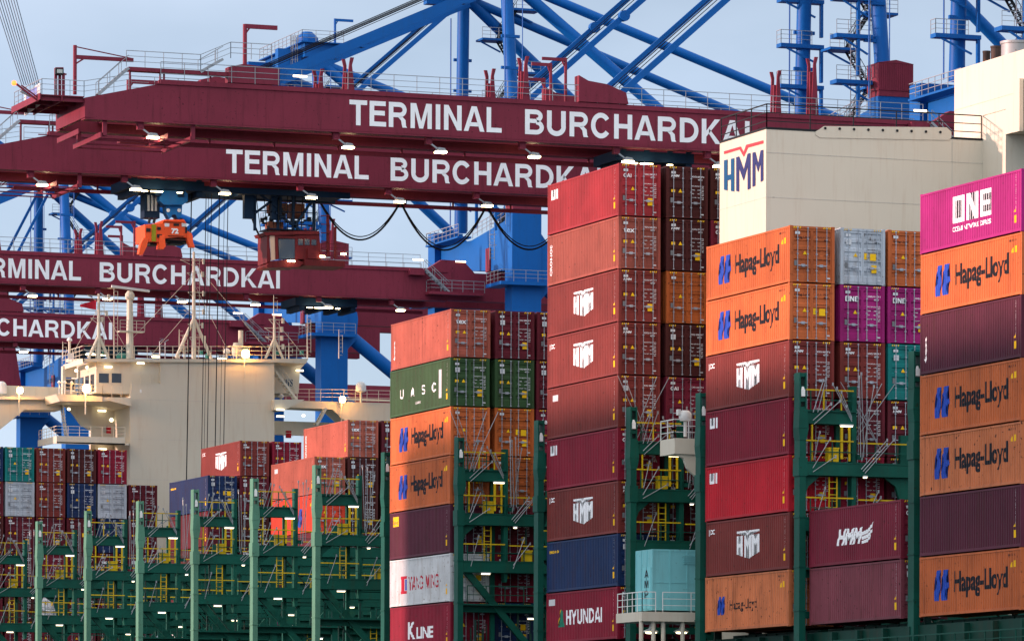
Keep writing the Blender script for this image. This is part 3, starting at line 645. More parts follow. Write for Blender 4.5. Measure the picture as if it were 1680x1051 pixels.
    cl.build('pipes_and_brackets', M_DKG, br)
    y_ = MB(); yr = lambda a, b, h, hh: (y_.beam((a, u - .02, Z(h + hh)), (b, u - .02, Z(h + hh)), .07))
    yr(v0 + .36, xs2, 19.44, 1.0); yr(v0 + .36, xs2, 16.84, 1.05); yr(xs2 + .26, vend, 16.84, .98); yr(v0 + .36, xs2, 14.04, .98); yr(xs2 + .26, vend, 14.04, .92)
    for a in (1.3, 2.25): y_.beam((v0 + a, u - .02, Z(19.44)), (v0 + a, u - .02, Z(20.42)), .07)
    y_.beam((v0 + .72, u + .1, Z(16.9)), (v0 + .72, u + .1, Z(18.7)), .08); y_.beam((v0 + 2.72, u + .05, Z(16.9)), (v0 + 2.72, u + .05, Z(18.6)), .10); y_.beam((v0 + 2.3, u + .05, Z(17.0)), (v0 + 2.3, u + .05, Z(18.6)), .12)
    y_.build('handrail', M_YEL, br)
    gr = MB()
    for h, hh, a, b in ((19.44, 1.0, v0 + .6, xs2), (16.84, 1.0, v0 + .6, vend), (14.04, .95, v0 + .6, vend), (11.5, 1.05, v0 + .6, vend)):
        n = int((b - a) / 1.15)
        for q in range(n + 1): gr.beam((a + (b - a) * q / n, u - .02, Z(h)), (a + (b - a) * q / n, u - .02, Z(h + hh)), .05)
        gr.beam((a, u - .02, Z(h + hh * .5)), (b, u - .02, Z(h + hh * .5)), .045)
        if h < 12: gr.beam((a, u - .02, Z(h + hh)), (b, u - .02, Z(h + hh)), .06)
    gr.build('railing_posts', M_GREEN, br)
    for va, z0, z1 in ((v0 + 1.75, 14.05, 16.1), (v0 + 8.3, 8.3, 11.4)):   # ladders
        l_ = MB(); l_.beam((va, u + .35, Z(z0)), (va, u + .35, Z(z1)), .06); l_.beam((va + .42, u + .35, Z(z0)), (va + .42, u + .35, Z(z1)), .06)
        n = int((z1 - z0) / .32)
        for q in range(n): l_.beam((va, u + .35, Z(z0 + .2 + q * .32)), (va + .42, u + .35, Z(z0 + .2 + q * .32)), .04)
        l_.build('ladder', M_YEL, br)
    g2 = MB(); bx = v0 + 1.5 + rnd.random() * .4; g2.box(bx, bx + .55, u + .05, u + .5, Z(16.86), Z(17.5)); g2.box(bx - .03, bx + .58, u + .02, u + .53, Z(17.5), Z(17.57)); g2.box(bx + .1, bx + .42, u + .03, u + .05, Z(17.05), Z(17.2)); g2.build('twistlock_bin', M_YEL, br)
    g2 = MB(); bx = v0 + 4.1; g2.box(bx, bx + .55, u + .05, u + .5, Z(14.06), Z(14.65)); g2.box(bx - .03, bx + .58, u + .02, u + .53, Z(14.65), Z(14.72)); g2.build('twistlock_bin', M_YEL, br)
    g2 = MB(); g2.box(v0 + .1, v0 + .30, u - .02, u + .2, Z(20.1), Z(20.45)); g2.lathe((v0 + .2, u + .1, Z(20.45)), [(.11, 0), (.09, .1), (.04, .16)], 8); g2.build('light_housing', M_WHITE, br)
    # lamps under the decks
    lam = [(v0 + 2.25, 18.68, .62), (v0 + 1.5, 13.28, .5), (v0 + 3.5, 16.08, .16), (v0 + 4.4, 10.62, .45), (v0 + 11.2, 13.28, .4)]
    for a, h, wd in lam:
        if h < 12.5 and rnd.random() < .45: continue
        h += 0 if h > 18 else (rnd.random() - .5) * .1; hs = MB(); hs.box(a - .04, a + wd + .04, u - .05, u + .13, Z(h - .0), Z(h + .07)); hb = hs.build('lamp', M_WHITE, br)
        tb = MB(); tb.box(a, a + wd, u - .04, u + .10, Z(h - .05), Z(h - .002)); tb.build('lamp', M_TUBE, br)
    # lashing rods: leaning on the rails and bundled upright beside the post
    def rod(a, h0, b, h1, du=0): r_ = MB(); r_.tube((a, u - .1 + du, Z(h0)), (b, u - .12 + du, Z(h1)), .022, 5); r_.box(b - .04, b + .04, u - .15 + du, u - .08 + du, Z(h1) - .08, Z(h1) + .08); r_.build('lashing_rod', M_LROD, br)
    j = lambda s=.15: (rnd.random() - .5) * 2 * s
    for q in range(2): rod(v0 + .7 + q * .25, 19.3, v0 + 1.15 + q * .3 + j(.1), 20.9 + j())
    rod(v0 + .75, 18.7, v0 + 2.0 + j(), 19.9); rod(v0 + .7, 18.9, v0 + 1.6 + j(), 19.75)
    for q in range(3): rod(v0 + 2.8, 18.9 + q * .1, v0 + 1.75 + q * .25 + j(.1), 20.75 - q * .2)
    for q in range(3): rod(xs2 + .35 + q * .16, 17.2 + j(), xs2 + .22 + q * .22 + j(.1), 21.2 + j(.35), -.05)
    rod(xs2 + .42, 16.9, xs2 + .95 + j(.15), 20.7)
    rod(v0 + .7, 16.5, v0 + 1.5 + j(), 18.0); rod(v0 + .75, 16.9, v0 + 1.2 + j(), 18.3); rod(v0 + .7, 16.3, v0 + 2.0 + j(), 17.1); rod(v0 + .8, 13.7, v0 + 1.4 + j(), 15.5)
    for q in range(3): rod(xs2 + .4 + q * .1, 16.5 - q * .1, xs2 + 1.6 + q * .25 + j(.2), 17.9 + j(.2))
    rod(xs2 + .5, 13.6, xs2 + 1.2 + j(), 15.4); rod(xs2 + .5, 13.8, xs2 + 1.5 + j(), 15.1)
    g2 = MB(); g2.box(xs2 + .26, xs2 + .6, u + .1, u + .3, Z(17.0), Z(17.25)); g2.build('rod_bracket', M_GREEN, br)
    return br
BR = [(1490, 577, 246.0), (1303, 612, 259.7), (1141, 645, 273.5), (1027, 668, 285.2), (876, 690, 299.2), (745, 718, 312.8), (625, 742, 328.2), (512, 763, 343.5), (410, 785, 359.3), (313, 803, 375.3), (223, 822, 391), (138, 838, 406.7), (58, 855, 423.0), (-22, 872, 436.9)]
for k, (x, y, u) in enumerate(BR): lashing_bridge(x, y, u, k)
# crossed lashing rods holding the third tier at the door ends
def lash(u, v, h0, h1, k):
    for q, (a, b) in enumerate(((.3, 2.2), (2.2, .3), (.5, 2.9), (2.0, -.1))):
        m = MB(); m.tube((v + a, u - .12 - q * .03, CZ + h0 + (q > 1) * .3), (v + b, u - .12 - q * .03, CZ + h1), .022, 5)
        o = m.build('lashing_rod', M_LROD); tag(o, '%s steel lashing rod %s' % (('short rightward', 'short leftward', 'long rightward', 'long leftward')[q], k), 'lashing rod', 'crossed lashing rods holding container ends')
lash(286.6, V0 - .2, 18.3, 23.0, 'left of the cream casing')
lash(314.2, VD, 17.5, 22.8, 'over the orange container doors')
lash(261.0, V0 + 2.8, 17.5, 21.0, 'below the magenta container doors')

# ---------------------------------------------------------------- engine casing with funnels
CU = 276.0
def prism_u(mb, px, u, d): return mb.prism([at(x, y, u=u) for x, y in px], (0, d, 0))
c_nl = at(1257, 212, u=CU); c_nr = at(1612, 220, u=CU); vL, vM = c_nl.x, c_nr.x; zT = c_nl.z
u_far = at(1181, 232, v=vL).y; u_br = at(1650, 210, v=vM).y; zB = CZ + 8
g_ = MB(); g_.box(vL, vM, CU, u_far, zB, zT); g_.box(vM, vM + 30, u_br, u_far, zB, zT)
ca = g_.build('engine_casing', M_CREAM, ship)
g_ = MB(); p0 = at(1566, 116, v=vM + .02); p1 = at(1680, 85, v=vM + .02)
g_.box(vM + .02, vM + 12, p0.y, u_br - 6, zT + .004, p0.z); g_.build('upper_casing', M_CREAM, ca)
# bulwark plate with drain holes on the front edge
g_ = MB(); bw = [(1345, 212), (1352, 207), (1553, 209), (1561, 216), (1561, 226), (1556, 230), (1345, 226), (1338, 221), (1338, 216)]
g_.prism([at(x, y, u=CU - .04) for x, y in bw], (0, .035, 0)); g_.build('bulwark', M_CREAM, ca)
g_ = MB()
for k in range(9): p = at(1354 + k * 23.6, 210.5 + k * .8, u=CU - .06); g_.tube(p, p + Vector((0, -.02, 0)), .075, 10)
g_.build('drain_holes', M_DARK, ca)
g_ = MB()   # welded plate seams as thin proud beads, rust streak strips
for y in (323, 250): a, b = at(1257, y, u=CU), at(1612, y + 12, u=CU); g_.box(a.x, vM, CU - .012, CU, a.z - .02, a.z + .02)
a = at(1257, 323, u=CU); g_.box(vL - .012, vL, CU, u_far, a.z - .02, a.z + .02)
a = at(1562, 300, u=CU); g_.box(a.x - .02, a.x + .02, CU - .012, CU, zB, zT); a = at(1566, 190, v=vM); g_.box(vM + .0, vM + .02, u_br - 6, p0.y, p0.z - 2.2, p0.z - 2.17)
g_.build('plate_seams', paint('seam_paint', '#BDB9AD', .6, .1, .3), ca)
rail_d = MB(); e = .05
rail_d.rail([(vL + e, u_far - .1, zT), (vL + e, CU + e, zT), (vM - e, CU + e, zT)], 1.35, 2, 2.4, .030)
rail_d.rail([(vM + e, CU, zT), (vM + e, u_br + e, zT), (vM + 8, u_br + e, zT)], 1.35, 2, 2.0, .030)
rail_d.box(vL - .02, vM, CU - .02, CU + .1, zT + .004, zT + .12); rail_d.box(vL - .02, vL + .1, CU + .101, u_far, zT + .004, zT + .12); rail_d.build('railing', M_DARK, ca)
g_ = MB(); a = at(1672, 180, v=vM - .05); g_.box(vM - .25, vM - .02, a.y - .5, a.y + .35, a.z - 1.2, a.z + 1.6); g_.build('ladder_cage', M_CREAM, ca)
for (x0, x1, yt, up) in ((1612, 1625, 84, 3.0), (1625, 1643, 76, 3.0)):
    a = at((x0 + x1) / 2, yt, v=vM + 2.2); r_ = (x1 - x0) / 2 * 290 / F; g_ = MB(); g_.lathe((a.x, a.y, a.z - up), [(r_, 0), (r_, up - .12), (r_ * 1.08, up - .1), (r_ * 1.08, up), (r_ * .8, up), (r_ * .8, up - .5)], 16); g_.build('exhaust_pipe', paint('sooty_steel', '#3A3230', .6, .3, .5, '#7A4A30'), ca, True)
a = at(1668, 69, v=vM + 2.6); g_ = MB(); g_.lathe((a.x, a.y, a.z - 3), [(.85, 0), (.85, 2.85), (.92, 2.87), (.92, 3), (.7, 3), (.7, 2.4)], 20); g_.build('exhaust_pipe', paint('grey_steel', '#8A8C8E', .45, .25, .4, '#7A4A30', metal=.3), ca, True)
# company emblem on the seaward wall of the casing
def on_side(x, y): p = at(x, y, v=vL - .03); return p
def side_poly(name, pts, mat): 
    t = tri2d(poly2d(*[[(1120 + x / 3, -y / 3) for x, y in p] for p in pts])); place2d(name, t, lambda x, y: on_side(x, -y), mat, ca)
side_poly('emblem_line', [[(203, 745), (285, 721), (299, 750), (312, 713), (396, 691), (396, 706), (320, 727), (300, 772), (280, 736), (203, 759)]], paint('logo_red', '#C23A44', .5, .04, 0))
side_poly('emblem_letter', [[(203, 790), (220, 785), (220, 862), (237, 858), (237, 782), (253, 778), (253, 943), (237, 940), (237, 884), (220, 888), (220, 938), (203, 934)]], paint('logo_blue', '#12507A', .5, .04, 0))
side_poly('emblem_letter', [[(263, 774), (277, 770), (300, 835), (319, 757), (333, 753), (333, 928), (319, 934), (319, 815), (300, 890), (277, 828), (277, 944), (263, 940)]], paint('logo_navy', '#2C3468', .5, .04, 0))
side_poly('emblem_letter', [[(343, 752), (357, 748), (371, 806), (383, 741), (396, 737), (396, 888), (383, 896), (383, 800), (371, 848), (357, 800), (357, 914), (343, 920)]], MATS['logo_navy'])
# searchlight platform and the pale shore power box beside the casing
g_ = MB(); a = at(1107, 718, u=277.2); b = at(1145, 745, u=277.2); g_.box(a.x, b.x + 2, 277.2, 279.5, b.z, a.z)
g_.prism([at(1110, 745, u=277.3), at(1145, 745, u=277.3), at(1145, 785, u=277.3), at(1128, 768, u=277.3), at(1122, 752, u=277.3)], (0, .25, 0)); pf = g_.build('searchlight_platform', M_CREAM, ship)
g_ = MB(); g_.rail([(a.x, 279.4, a.z), (a.x, 277.25, a.z), (b.x + 1.9, 277.25, a.z)], 1.0, 2, .9, .025); g_.build('railing', M_WHITE, pf)
q = at(1124, 690, u=278); g_ = MB(); g_.tube(at(1124, 716, u=278), q, .09); g_.lathe((q.x, q.y, q.z), [(.28, 0), (.34, .15), (.34, .4), (.2, .55)], 12); g_.box(q.x - .45, q.x - .3, q.y - .15, q.y + .15, q.z + .3, q.z + .6); g_.build('searchlight', M_WHITE, pf, True)
a = at(1071, 897, u=277.4); b = at(1071, 1000, u=277.4); vf = a.x; ub = at(1043, 960, v=vf).y
g_ = MB(); g_.box(vf, vf + 2.9, 277.4, ub, b.z, a.z - .35); g_.prism([(vf, 277.4, a.z - .346), (vf + 2.9, 277.4, a.z - .346), (vf + 2.9, ub, a.z - .346), (vf, ub, a.z - .346)], (0, 0, .25))
for k in range(4): g_.box(vf - .03 + k * .97 - (.06 if k == 3 else 0), vf + .05 + k * .97 - (.06 if k == 3 else 0), 277.37, 277.4, b.z, a.z - .11)
for z in (b.z, b.z + 1.45, a.z - .2): g_.box(vf + .052, vf + 2.85, 277.38, 277.4, z, z + .08)
for k in range(4): yy = 277.42 + k * (ub - 277.5) / 3.02; g_.box(vf - .03, vf, yy, yy + .07, b.z, a.z - .11)
hx = g_.build('shore_power_box', M_TURQ, ship)
g_ = MB(); um = (277.4 + ub) / 2; g_.box(vf - .03, vf - .004, um - 1.1, um + .2, b.z + .1, b.z + 2.3); g_.build('door', paint('pale_turquoise', '#7CC4CA', .5, .05, .1), hx)
for q_, ch_ in enumerate('AMP'): t = block_text(ch_, 0, .62, 0, .40, .2); place2d('lettering', t, lambda x, y: Vector((vf - .035, um - .15 - x, b.z + 1.75 - q_ * .55 + y)), M_LETD, hx)
g_ = MB()
for k in range(5): g_.box(vf + 1.7, vf + 2.4, 277.34, 277.38, a.z - .85 + k * .1, a.z - .8 + k * .1)
g_.build('louvre', M_TURQ, hx)
g_ = MB(); pz = at(1060, 1003, u=277).z; g_.box(vf - .9, vf + 3.6, 276.6, ub + .6, pz - .5, pz)
for x in (1052, 1072, 1088, 1120): p = at(x, 1020, u=276.9); g_.tube((p.x, 276.9, CZ + 8), (p.x, 276.9, pz - .5), .12)
pl_ = g_.build('power_box_platform', M_CREAM, ship)
g_ = MB(); g_.rail([(vf - .85, ub + .5, pz), (vf - .85, 276.65, pz), (vf - .1, 276.65, pz)], 1.05, 2, .8, .022); g_.rail([(vf + .3, 276.65, pz), (vf + 3.5, 276.65, pz)], 1.05, 2, 1.5, .022); g_.build('railing', M_WHITE, pl_)
for x in (1068, 1118):
    p = at(x, 1036, u=277.5); g_ = MB(); g_.lathe((p.x, p.y, p.z), [(.42, 0), (.40, .06), (.12, .2), (.05, .5)], 12); lh = g_.build('lamp', M_WHITE, pl_); g_ = MB(); g_.lathe((p.x, p.y, p.z - .09), [(.2, 0), (.3, .04), (.3, .08)], 12); g_.build('lamp', M_TUBE, pl_)

# ---------------------------------------------------------------- bridge house
T = 472.0
def U(x, y, du=0.0): return at(x, y, u=T + du)
def slabs(mb, x0, x1, y0, y1, du, dep):
    a, b = U(x0, y0, du), U(x1, y1, du); return mb.box(a.x, b.x, T + du, T + du + dep, b.z, a.z)
hw = MB(); bz = CZ + 8
def Upoly(mb, pts, du, dep, floor=False):
    P_ = [U(x, y, du) for x, y in pts]; return mb.prism(P_, (0, dep, 0))
Upoly(hw, [(263, 589), (450, 589), (450, 1010), (213, 1010), (213, 660), (216, 629), (263, 629)], 0, 10)
bh = hw.build('bridge_house', M_CREAM, ship)
g_ = MB()
for y in (655, 720, 786): a = U(220, y); g_.box(U(214, y).x, U(450, y).x, T - .008, T, a.z, a.z + .035)
g_.build('plate_seams', MATS['seam_paint'], bh)
# wheelhouse wall, wing roof and the open shelter at its end
g_ = MB(); slabs(g_, 158, 262.8, 590, 647, .4, 9); g_.build('wheelhouse', M_CREAM, bh)
g_ = MB(); g_.prism([U(136, 588, -.3), U(450, 589, -.3), U(450, 589, 10), U(108, 589, 10)], (0, 0, -.28))
g_.prism([U(136, 596.2, -.3), U(136, 588.2, -.3), U(104, 598, 7), U(104, 606, 7)], (.12, 0, 0)); g_.build('wing_roof', M_CREAM, bh)
g_ = MB(); slabs(g_, 103, 108, 600, 648, 6.5, .6); slabs(g_, 108, 126, 600, 619, 6.6, .4); slabs(g_, 108, 126, 641, 650, 6.6, .4); g_.build('wing_end_wall', M_CREAM, bh)
def window(x0, x1, y0, y1, du, par=None):
    a, b = U(x0, y0, du), U(x1, y1, du); f = MB(); t = .07
    f.box(a.x - t, b.x + t, T + du - .06, T + du, a.z, a.z + t); f.box(a.x - t, b.x + t, T + du - .06, T + du, b.z - t, b.z); f.box(a.x - t, a.x, T + du - .06, T + du, b.z, a.z); f.box(b.x, b.x + t, T + du - .06, T + du, b.z, a.z)
    o = f.build('window', M_CREAM, bh); g = MB(); g.box(a.x, b.x, T + du - .03, T + du - .01, b.z, a.z); g.build('window', M_GLASS, bh)
window(162, 178.5, 612, 628, .4); window(183, 199, 612, 628, .4); window(106, 122, 622, 639, 6.6); window(468, 480, 622, 634, 3.0)
v_ = U(158, 600, .4).x
for k in range(4): g_ = MB(); y0_ = T + 1.1 + k * 1.9; z0_ = U(158, 640).z; g_.box(v_ - .03, v_ - .004, y0_, y0_ + 1.3, z0_, z0_ + 1.5); g_.build('window', M_GLASS, bh)
# bridge deck: bulwark, soffit, wings with their arched girders
g_ = MB(); g_.prism([U(92, 646, -1.5), U(168, 650, -1.5), U(168, 658, -1.5), U(98, 658, -1.5)], (0, 6, 0)); g_.prism([U(168.3, 651, -1.3), U(215, 652, -1.3), U(215, 666, -1.3), U(180, 657, -1.3), U(168.3, 658, -1.3)], (0, 9, 0)); g_.build('bridge_deck', M_CREAM, bh)
g_ = MB(); Upoly(g_, [(-260, 655), (102, 655), (102, 672), (40, 672), (-2, 706), (-60, 760), (-260, 770)], 3.6, 3.0); Upoly(g_, [(-260, 650), (100, 650), (100, 655.0), (-260, 655.0)], 3.0, 4.2)
slabs(g_, -260, 100, 633, 635, 6.2, .3); slabs(g_, -260, 100, 643, 644.5, 6.2, .2)
for x in range(-250, 100, 22): slabs(g_, x, x + 1.6, 635.1, 650, 6.15, .25)
g_.build('bridge_wing', M_CREAM, bh)
g_ = MB(); Upoly(g_, [(450, 656), (760, 664), (760, 690), (566, 690), (545, 671), (450, 667)], 3.6, 3.0); Upoly(g_, [(450, 655), (500, 655), (476, 668), (468, 672), (450, 672)], -1.0, 4.5); slabs(g_, 560, 760, 655.5, 659, 6, .3); slabs(g_, 450, 563, 690, 716, 6.5, .4); g_.build('bridge_wing', M_CREAM, bh)
g_ = MB(); Upoly(g_, [(450, 588), (504, 588), (504, 592), (492, 606), (490, 645), (450, 645)], 3.2, 6); g_.build('wheelhouse', M_CREAM, bh)
g_ = MB(); Upoly(g_, [(450, 588), (506, 588), (502, 596), (450, 594)], -.3, 3.4); g_.build('wing_roof', M_CREAM, bh)
# recess below the wing, door, brackets, lower balcony
g_ = MB(); slabs(g_, 149, 212, 661, 1010, 5.5, .5); g_.build('deckhouse_wall', M_CREAM, bh)
g_ = MB(); Upoly(g_, [(100, 660), (150, 660), (150, 706), (133, 697), (118, 676)], 4.6, .4); g_.build('wing_bracket', M_CREAM, bh)
g_ = MB(); slabs(g_, 176, 190, 673, 708, 5.42, .07); dr = g_.build('door', M_CREAM, bh)
g_ = MB(); p = U(183, 688.5, 5.38); g_.tube(p, p + Vector((0, .04, 0)), .16, 14); g_.build('door', M_TUBE, bh)
g_ = MB(); slabs(g_, 175, 182, 699, 711, 5.2, .2); slabs(g_, 196, 199, 692, 700, 5.2, .2); slabs(g_, 470, 478, 706, 718, 5.2, .3); g_.build('fire_box', paint('fire_red', '#B01828', .5, .05, 0), bh)
g_ = MB(); g_.prism([U(93, 714.5, -1.6), U(205, 717, -1.6), U(205, 730, -1.6), U(93, 726, -1.6)], (0, .15, 0)); g_.prism([U(93, 714.5, -1.44), U(93, 726, -1.44), U(62, 732, 5), U(62, 722, 5)], (.15, 0, 0)); g_.prism([U(93, 727, -1.6), U(212, 730, -1.6), U(212, 730, 5.4), U(66, 727, 5.4)], (0, 0, .15)); g_.build('lower_balcony', M_CREAM, bh)
g_ = MB(); g_.rail([U(64, 722, 5), U(93, 714.5, -1.5), U(205, 717, -1.5)], .85, 2, 1.0, .022); g_.build('railing', M_CREAM, bh)
g_ = MB(); g_.rail([U(98, 647, -1.4), U(168, 651, -1.4), U(214, 652, -1.4)], 1.0, 2, .9, .022); g_.build('railing', M_CREAM, bh)
g_ = MB(); g_.rail([U(102, 598, 7), U(136, 588, -.2), U(450, 589, -.2), U(505, 588, 0)], 1.1, 2, 1.15, .024); g_.build('railing', M_CREAM, bh)
g_ = MB(); g_.rail([U(215, 632, -.1), U(263, 629.5, -.1)], .9, 2, .9, .02); g_.rail([U(450, 656, 3.4), U(545, 657, 3.4), U(640, 659, 3.4)], 1.0, 2, 1.1, .024); g_.rail([U(450, 716, 3.4), U(495, 716, 3.4)], 1.0, 2, .9, .02); g_.build('railing', M_CREAM, bh)
def stairs(name, p, q, w, mat, par, r=.1, rails=True, side=Vector((0, 1, 0))):
    m = MB(); p, q = Vector(p), Vector(q); n = max(3, int(abs(q.z - p.z) / .26))
    for s_ in (0, w): m.beam(p + side * s_, q + side * s_, .07, .2)
    for k in range(n): c = p.lerp(q, (k + .5) / n); m.box(c.x - .13, c.x + .13, c.y + min(0, w), c.y + max(0, w), c.z - .02, c.z + .02) if abs(side.y) > .5 else m.box(c.x + min(0, w), c.x + max(0, w), c.y - .13, c.y + .13, c.z - .02, c.z + .02)
    if rails:
        for s_ in (0, w): 
            a, b = p + side * s_, q + side * s_; m.beam(a + Vector((0, 0, 1)), b + Vector((0, 0, 1)), .05)
            for k in range(int(n / 3) + 1): c = a.lerp(b, k * 3 / n) if k * 3 < n else b; m.beam(c, c + Vector((0, 0, 1)), .04)
    return m.build(name, mat, par)
stairs('stairs', U(452, 608, .8), U(487, 655, .8), .8, M_CREAM, bh); stairs('stairs', U(110, 714, 3), U(102, 660, 3), .7, M_CREAM, bh, rails=False); stairs('stairs', U(520, 697, 2.5), U(536, 668, 2.5), .7, M_CREAM, bh, rails=False)
# lamps: bulkhead tubes and the hot floodlights
for x0, x1, y, du in ((225, 237, 594, -.1), (172, 184, 600, .2), (161, 174, 672, 5.1), (162, 175, 735, 5.1), (454, 466, 681, 5.4), (486, 498, 606, 2.9), (454, 466, 670, -1.2)):
    g_ = MB(); slabs(g_, x0, x1, y, y + 3, du - .12, .1); g_.build('lamp', M_TUBE, bh)
for x, y, du in ((125, 607.5, 3.5), (143, 602, 3.5), (113, 670.5, 2), (123, 738.5, 2), (498, 681, 2)):
    p = U(x, y, du); g_ = MB(); g_.lathe((p.x, p.y, p.z - .12), [(.1, 0), (.16, .1), (.08, .22)], 10); g_.build('lamp', M_TUBE, bh)
def flood(x, y, du, size=.3, e=16):
    p = U(x, y, du); g_ = MB(); g_.lathe((p.x, p.y, p.z - size), [(size * .6, 0), (size, size * .5), (size, size * 1.4), (size * .6, size * 2)], 14); g_.build('floodlight', M_LAMPW, bh, True)
    m = MB(); m.tube(p + Vector((0, .35, -2.2)), p + Vector((0, .35, .3)), .06); m.box(p.x - .2, p.x + .2, p.y + .3, p.y + .42, p.z - .25, p.z + .25); m.build('lamp_post', M_CREAM, bh)
    l = bpy.data.lights.new('floodlight', 'POINT'); l.energy = e; l.color = (1, .60, .30); l.shadow_soft_size = .3; lo = bpy.data.objects.new('floodlight_light', l); COL.objects.link(lo); lo.location = p + Vector((0, -.8, .0))
flood(403, 580, -.9, .34); flood(142, 637, -2.4, .34); flood(33, 640, 2.2, .26); flood(562, 655, 2.6, .26)
# masts, aerials, radomes
def mast(x, ytop, ybot, du, r, name='mast', arms=(), legs=0, stays=()):
    a, b = U(x, ytop, du), U(x, ybot, du); m = MB(); m.tube(b, a, r, 8, r * .5)
    for (fr, wl, wr) in arms:
        z = b.z + (a.z - b.z) * fr; m.beam((a.x - wl, a.y, z), (a.x + wr, a.y, z), .06); m.box(a.x + wr - .1, a.x + wr + .1, a.y - .1, a.y + .1, z - .3, z + .15); m.beam((a.x - wl, a.y, z), (a.x, a.y, z - .5), .04)
    if legs: m.tube((b.x - legs, b.y, b.z), (b.x, b.y, b.z + legs * 2.2), r * .7); m.tube((b.x + legs, b.y, b.z), (b.x, b.y, b.z + legs * 2.2), r * .7); m.tube((b.x + legs * .3, b.y + legs, b.z), (b.x, b.y, b.z + legs * 2.2), r * .7)
    for k in range(int((a.z - b.z) / .35)): z = b.z + .3 + k * .35; m.beam((b.x + r + .02, b.y - .1, z), (b.x + r + .25, b.y - .1, z), .03)
    m.beam((b.x + r + .25, b.y - .1, b.z + .5), (b.x + r + .25, b.y - .1, a.z - .5), .035)
    for dx_, fr in stays: m.tube((b.x + dx_, b.y, b.z), (b.x, b.y, b.z + (a.z - b.z) * fr), .015, 4)
    return m.build(name, M_CREAM, bh)
mast(162, 482, 588, 3, .20, arms=((.97, 1.0, .9), (.62, .7, .3), (.72, .3, .7)), legs=.9, stays=((-2.5, .8), (3, .9)))
mast(318, 413, 588, 3, .21, arms=((.92, 1.2, .9), (.80, .6, .8), (.62, .5, .9), (.45, .9, .9), (.32, .5, .8), (.2, .4, 1.0)), legs=1.6, stays=((-7, .8), (7.5, .9), (-4, .5), (3.5, .7)))
mast(450, 517, 588, 3, .17, arms=((.9, .5, .8), (.7, .9, .7), (.5, .8, .7), (.3, .6, .8)), legs=.8, stays=((3, .9),)); mast(449, 484, 520, 3, .05)
for x, yt in ((187, 468), (294, 540), (103, 560), (302, 548), (383, 562), (504, 515), (474, 562), (556, 540)): mast(x, yt, 588, 4.5, .05, name='aerial')
p = U(213, 588, 3); q = U(213, 492, 3); g_ = MB(); g_.tube(p, q, .34, 12, .26); g_.lathe((q.x, q.y, q.z), [(.3, 0), (.42, .15), (.42, .5), (.2, .8)], 12); g_.box(p.x - 1.0, p.x + 1.2, p.y - .5, p.y + .5, p.z + 2.3, p.z + 2.4)
g_.rail([(p.x - 1.0, p.y - .5, p.z + 2.4), (p.x + 1.2, p.y - .5, p.z + 2.4)], .9, 2, .7, .02); rm_ = g_.build('radar_mast', M_CREAM, bh)
g_ = MB(); g_.beam((q.x - 1.7, q.y - .25, q.z + 1.12), (q.x + 1.7, q.y - .25, q.z + .82), .2, .2); g_.build('radar_scanner', M_WHITE, bh)
g_ = MB(); g_.tube(U(395, 588, 3), U(395, 542, 3), .22, 10); a = U(395, 540, 3); g_.lathe((a.x - .4, a.y, a.z - 2.4), [(.3, 0), (.42, .3), (.42, .8), (.2, 1.2)], 12); g_.box(a.x - 1.1, a.x + .8, a.y - .4, a.y + .4, a.z - 1.6, a.z - 1.5); g_.build('radar_mast', M_CREAM, bh)
def dome(x, yb, r, du, stem, h=1.5):
    p = U(x, yb, du); g_ = MB(); g_.lathe((p.x, p.y, p.z), [(.11, 0), (.11, stem)], 8); g_.build('radome_post', M_CREAM, bh)
    g_ = MB(); pr = [(r * .62, stem), (r, stem + r * .25), (r, stem + r * h * .75)] + [(r * math.cos(t), stem + r * h * .75 + r * math.sin(t)) for t in (.35, .7, 1.05, 1.35)]; g_.lathe((p.x, p.y, p.z), pr, 20); g_.build('radome', M_WHITE, bh, True)
dome(592, 661, .46, 3.2, .95, 1.5); dome(114, 588, .24, 4, 1.5, .5); dome(372, 588, .32, 4, .45, .6); dome(3, 652, .42, 5, .25, 2.4); dome(-4, 652, .42, 5.4, .25, 2.6); dome(230, 648, .22, .2, .15, 1.6); dome(461, 656, .28, 3.3, .2, .5)
g_ = MB(); 
for x, y, w_ in ((200, 584, 1.0), (341, 584, .5), (165, 640, .5)): p = U(x, y, 3.5); g_.lathe((p.x, p.y, p.z - .2), [(w_ * .5, 0), (w_ * .5, .35), (w_ * .3, .45)], 12)
for x in (171, 331, 455, 495): p = U(x, 580, 3.2); g_.box(p.x - .15, p.x + .15, p.y - .1, p.y + .1, p.z - .1, p.z + .3)
g_.build('deck_fittings', paint('sea_green_fitting', '#3E8A7C', .5, .1, .1), bh)
g_ = MB(); a = U(275, 586, .5); 
for x in (262, 271): g_.path([U(x, 588, .3), U(x, 560, .3), U(x + 5, 557, 1.2)], .04, 5)
for k in range(6): z = a.z + .1 + k * .3; g_.beam((U(262, 588, .3).x, T + .3, z), (U(271, 588, .3).x, T + .3, z), .035)
g_.build('ladder', M_GALV, bh)
fl = MB(); n = 8; P_ = [U(158, 492, 3), U(158, 506, 3)]
for k in range(n + 1): 
    a = k / n; y_ = T + 3 + .12 * math.sin(a * 6); fl.v += [(P_[0].x - 1.45 * a, y_, P_[0].z - .45 * a), (P_[1].x - 1.45 * a, y_ + .05, P_[1].z + .2 * a - .1)]
for k in range(n): fl.f.append((2 * k, 2 * k + 1, 2 * k + 3, 2 * k + 2))
tag(fl.build('flag', paint('flag_red', '#B8283C', .8, .1, 0)), 'small red flag flying from the left mast of the bridge house', 'flag')
p = U(97, 640, -1.4)
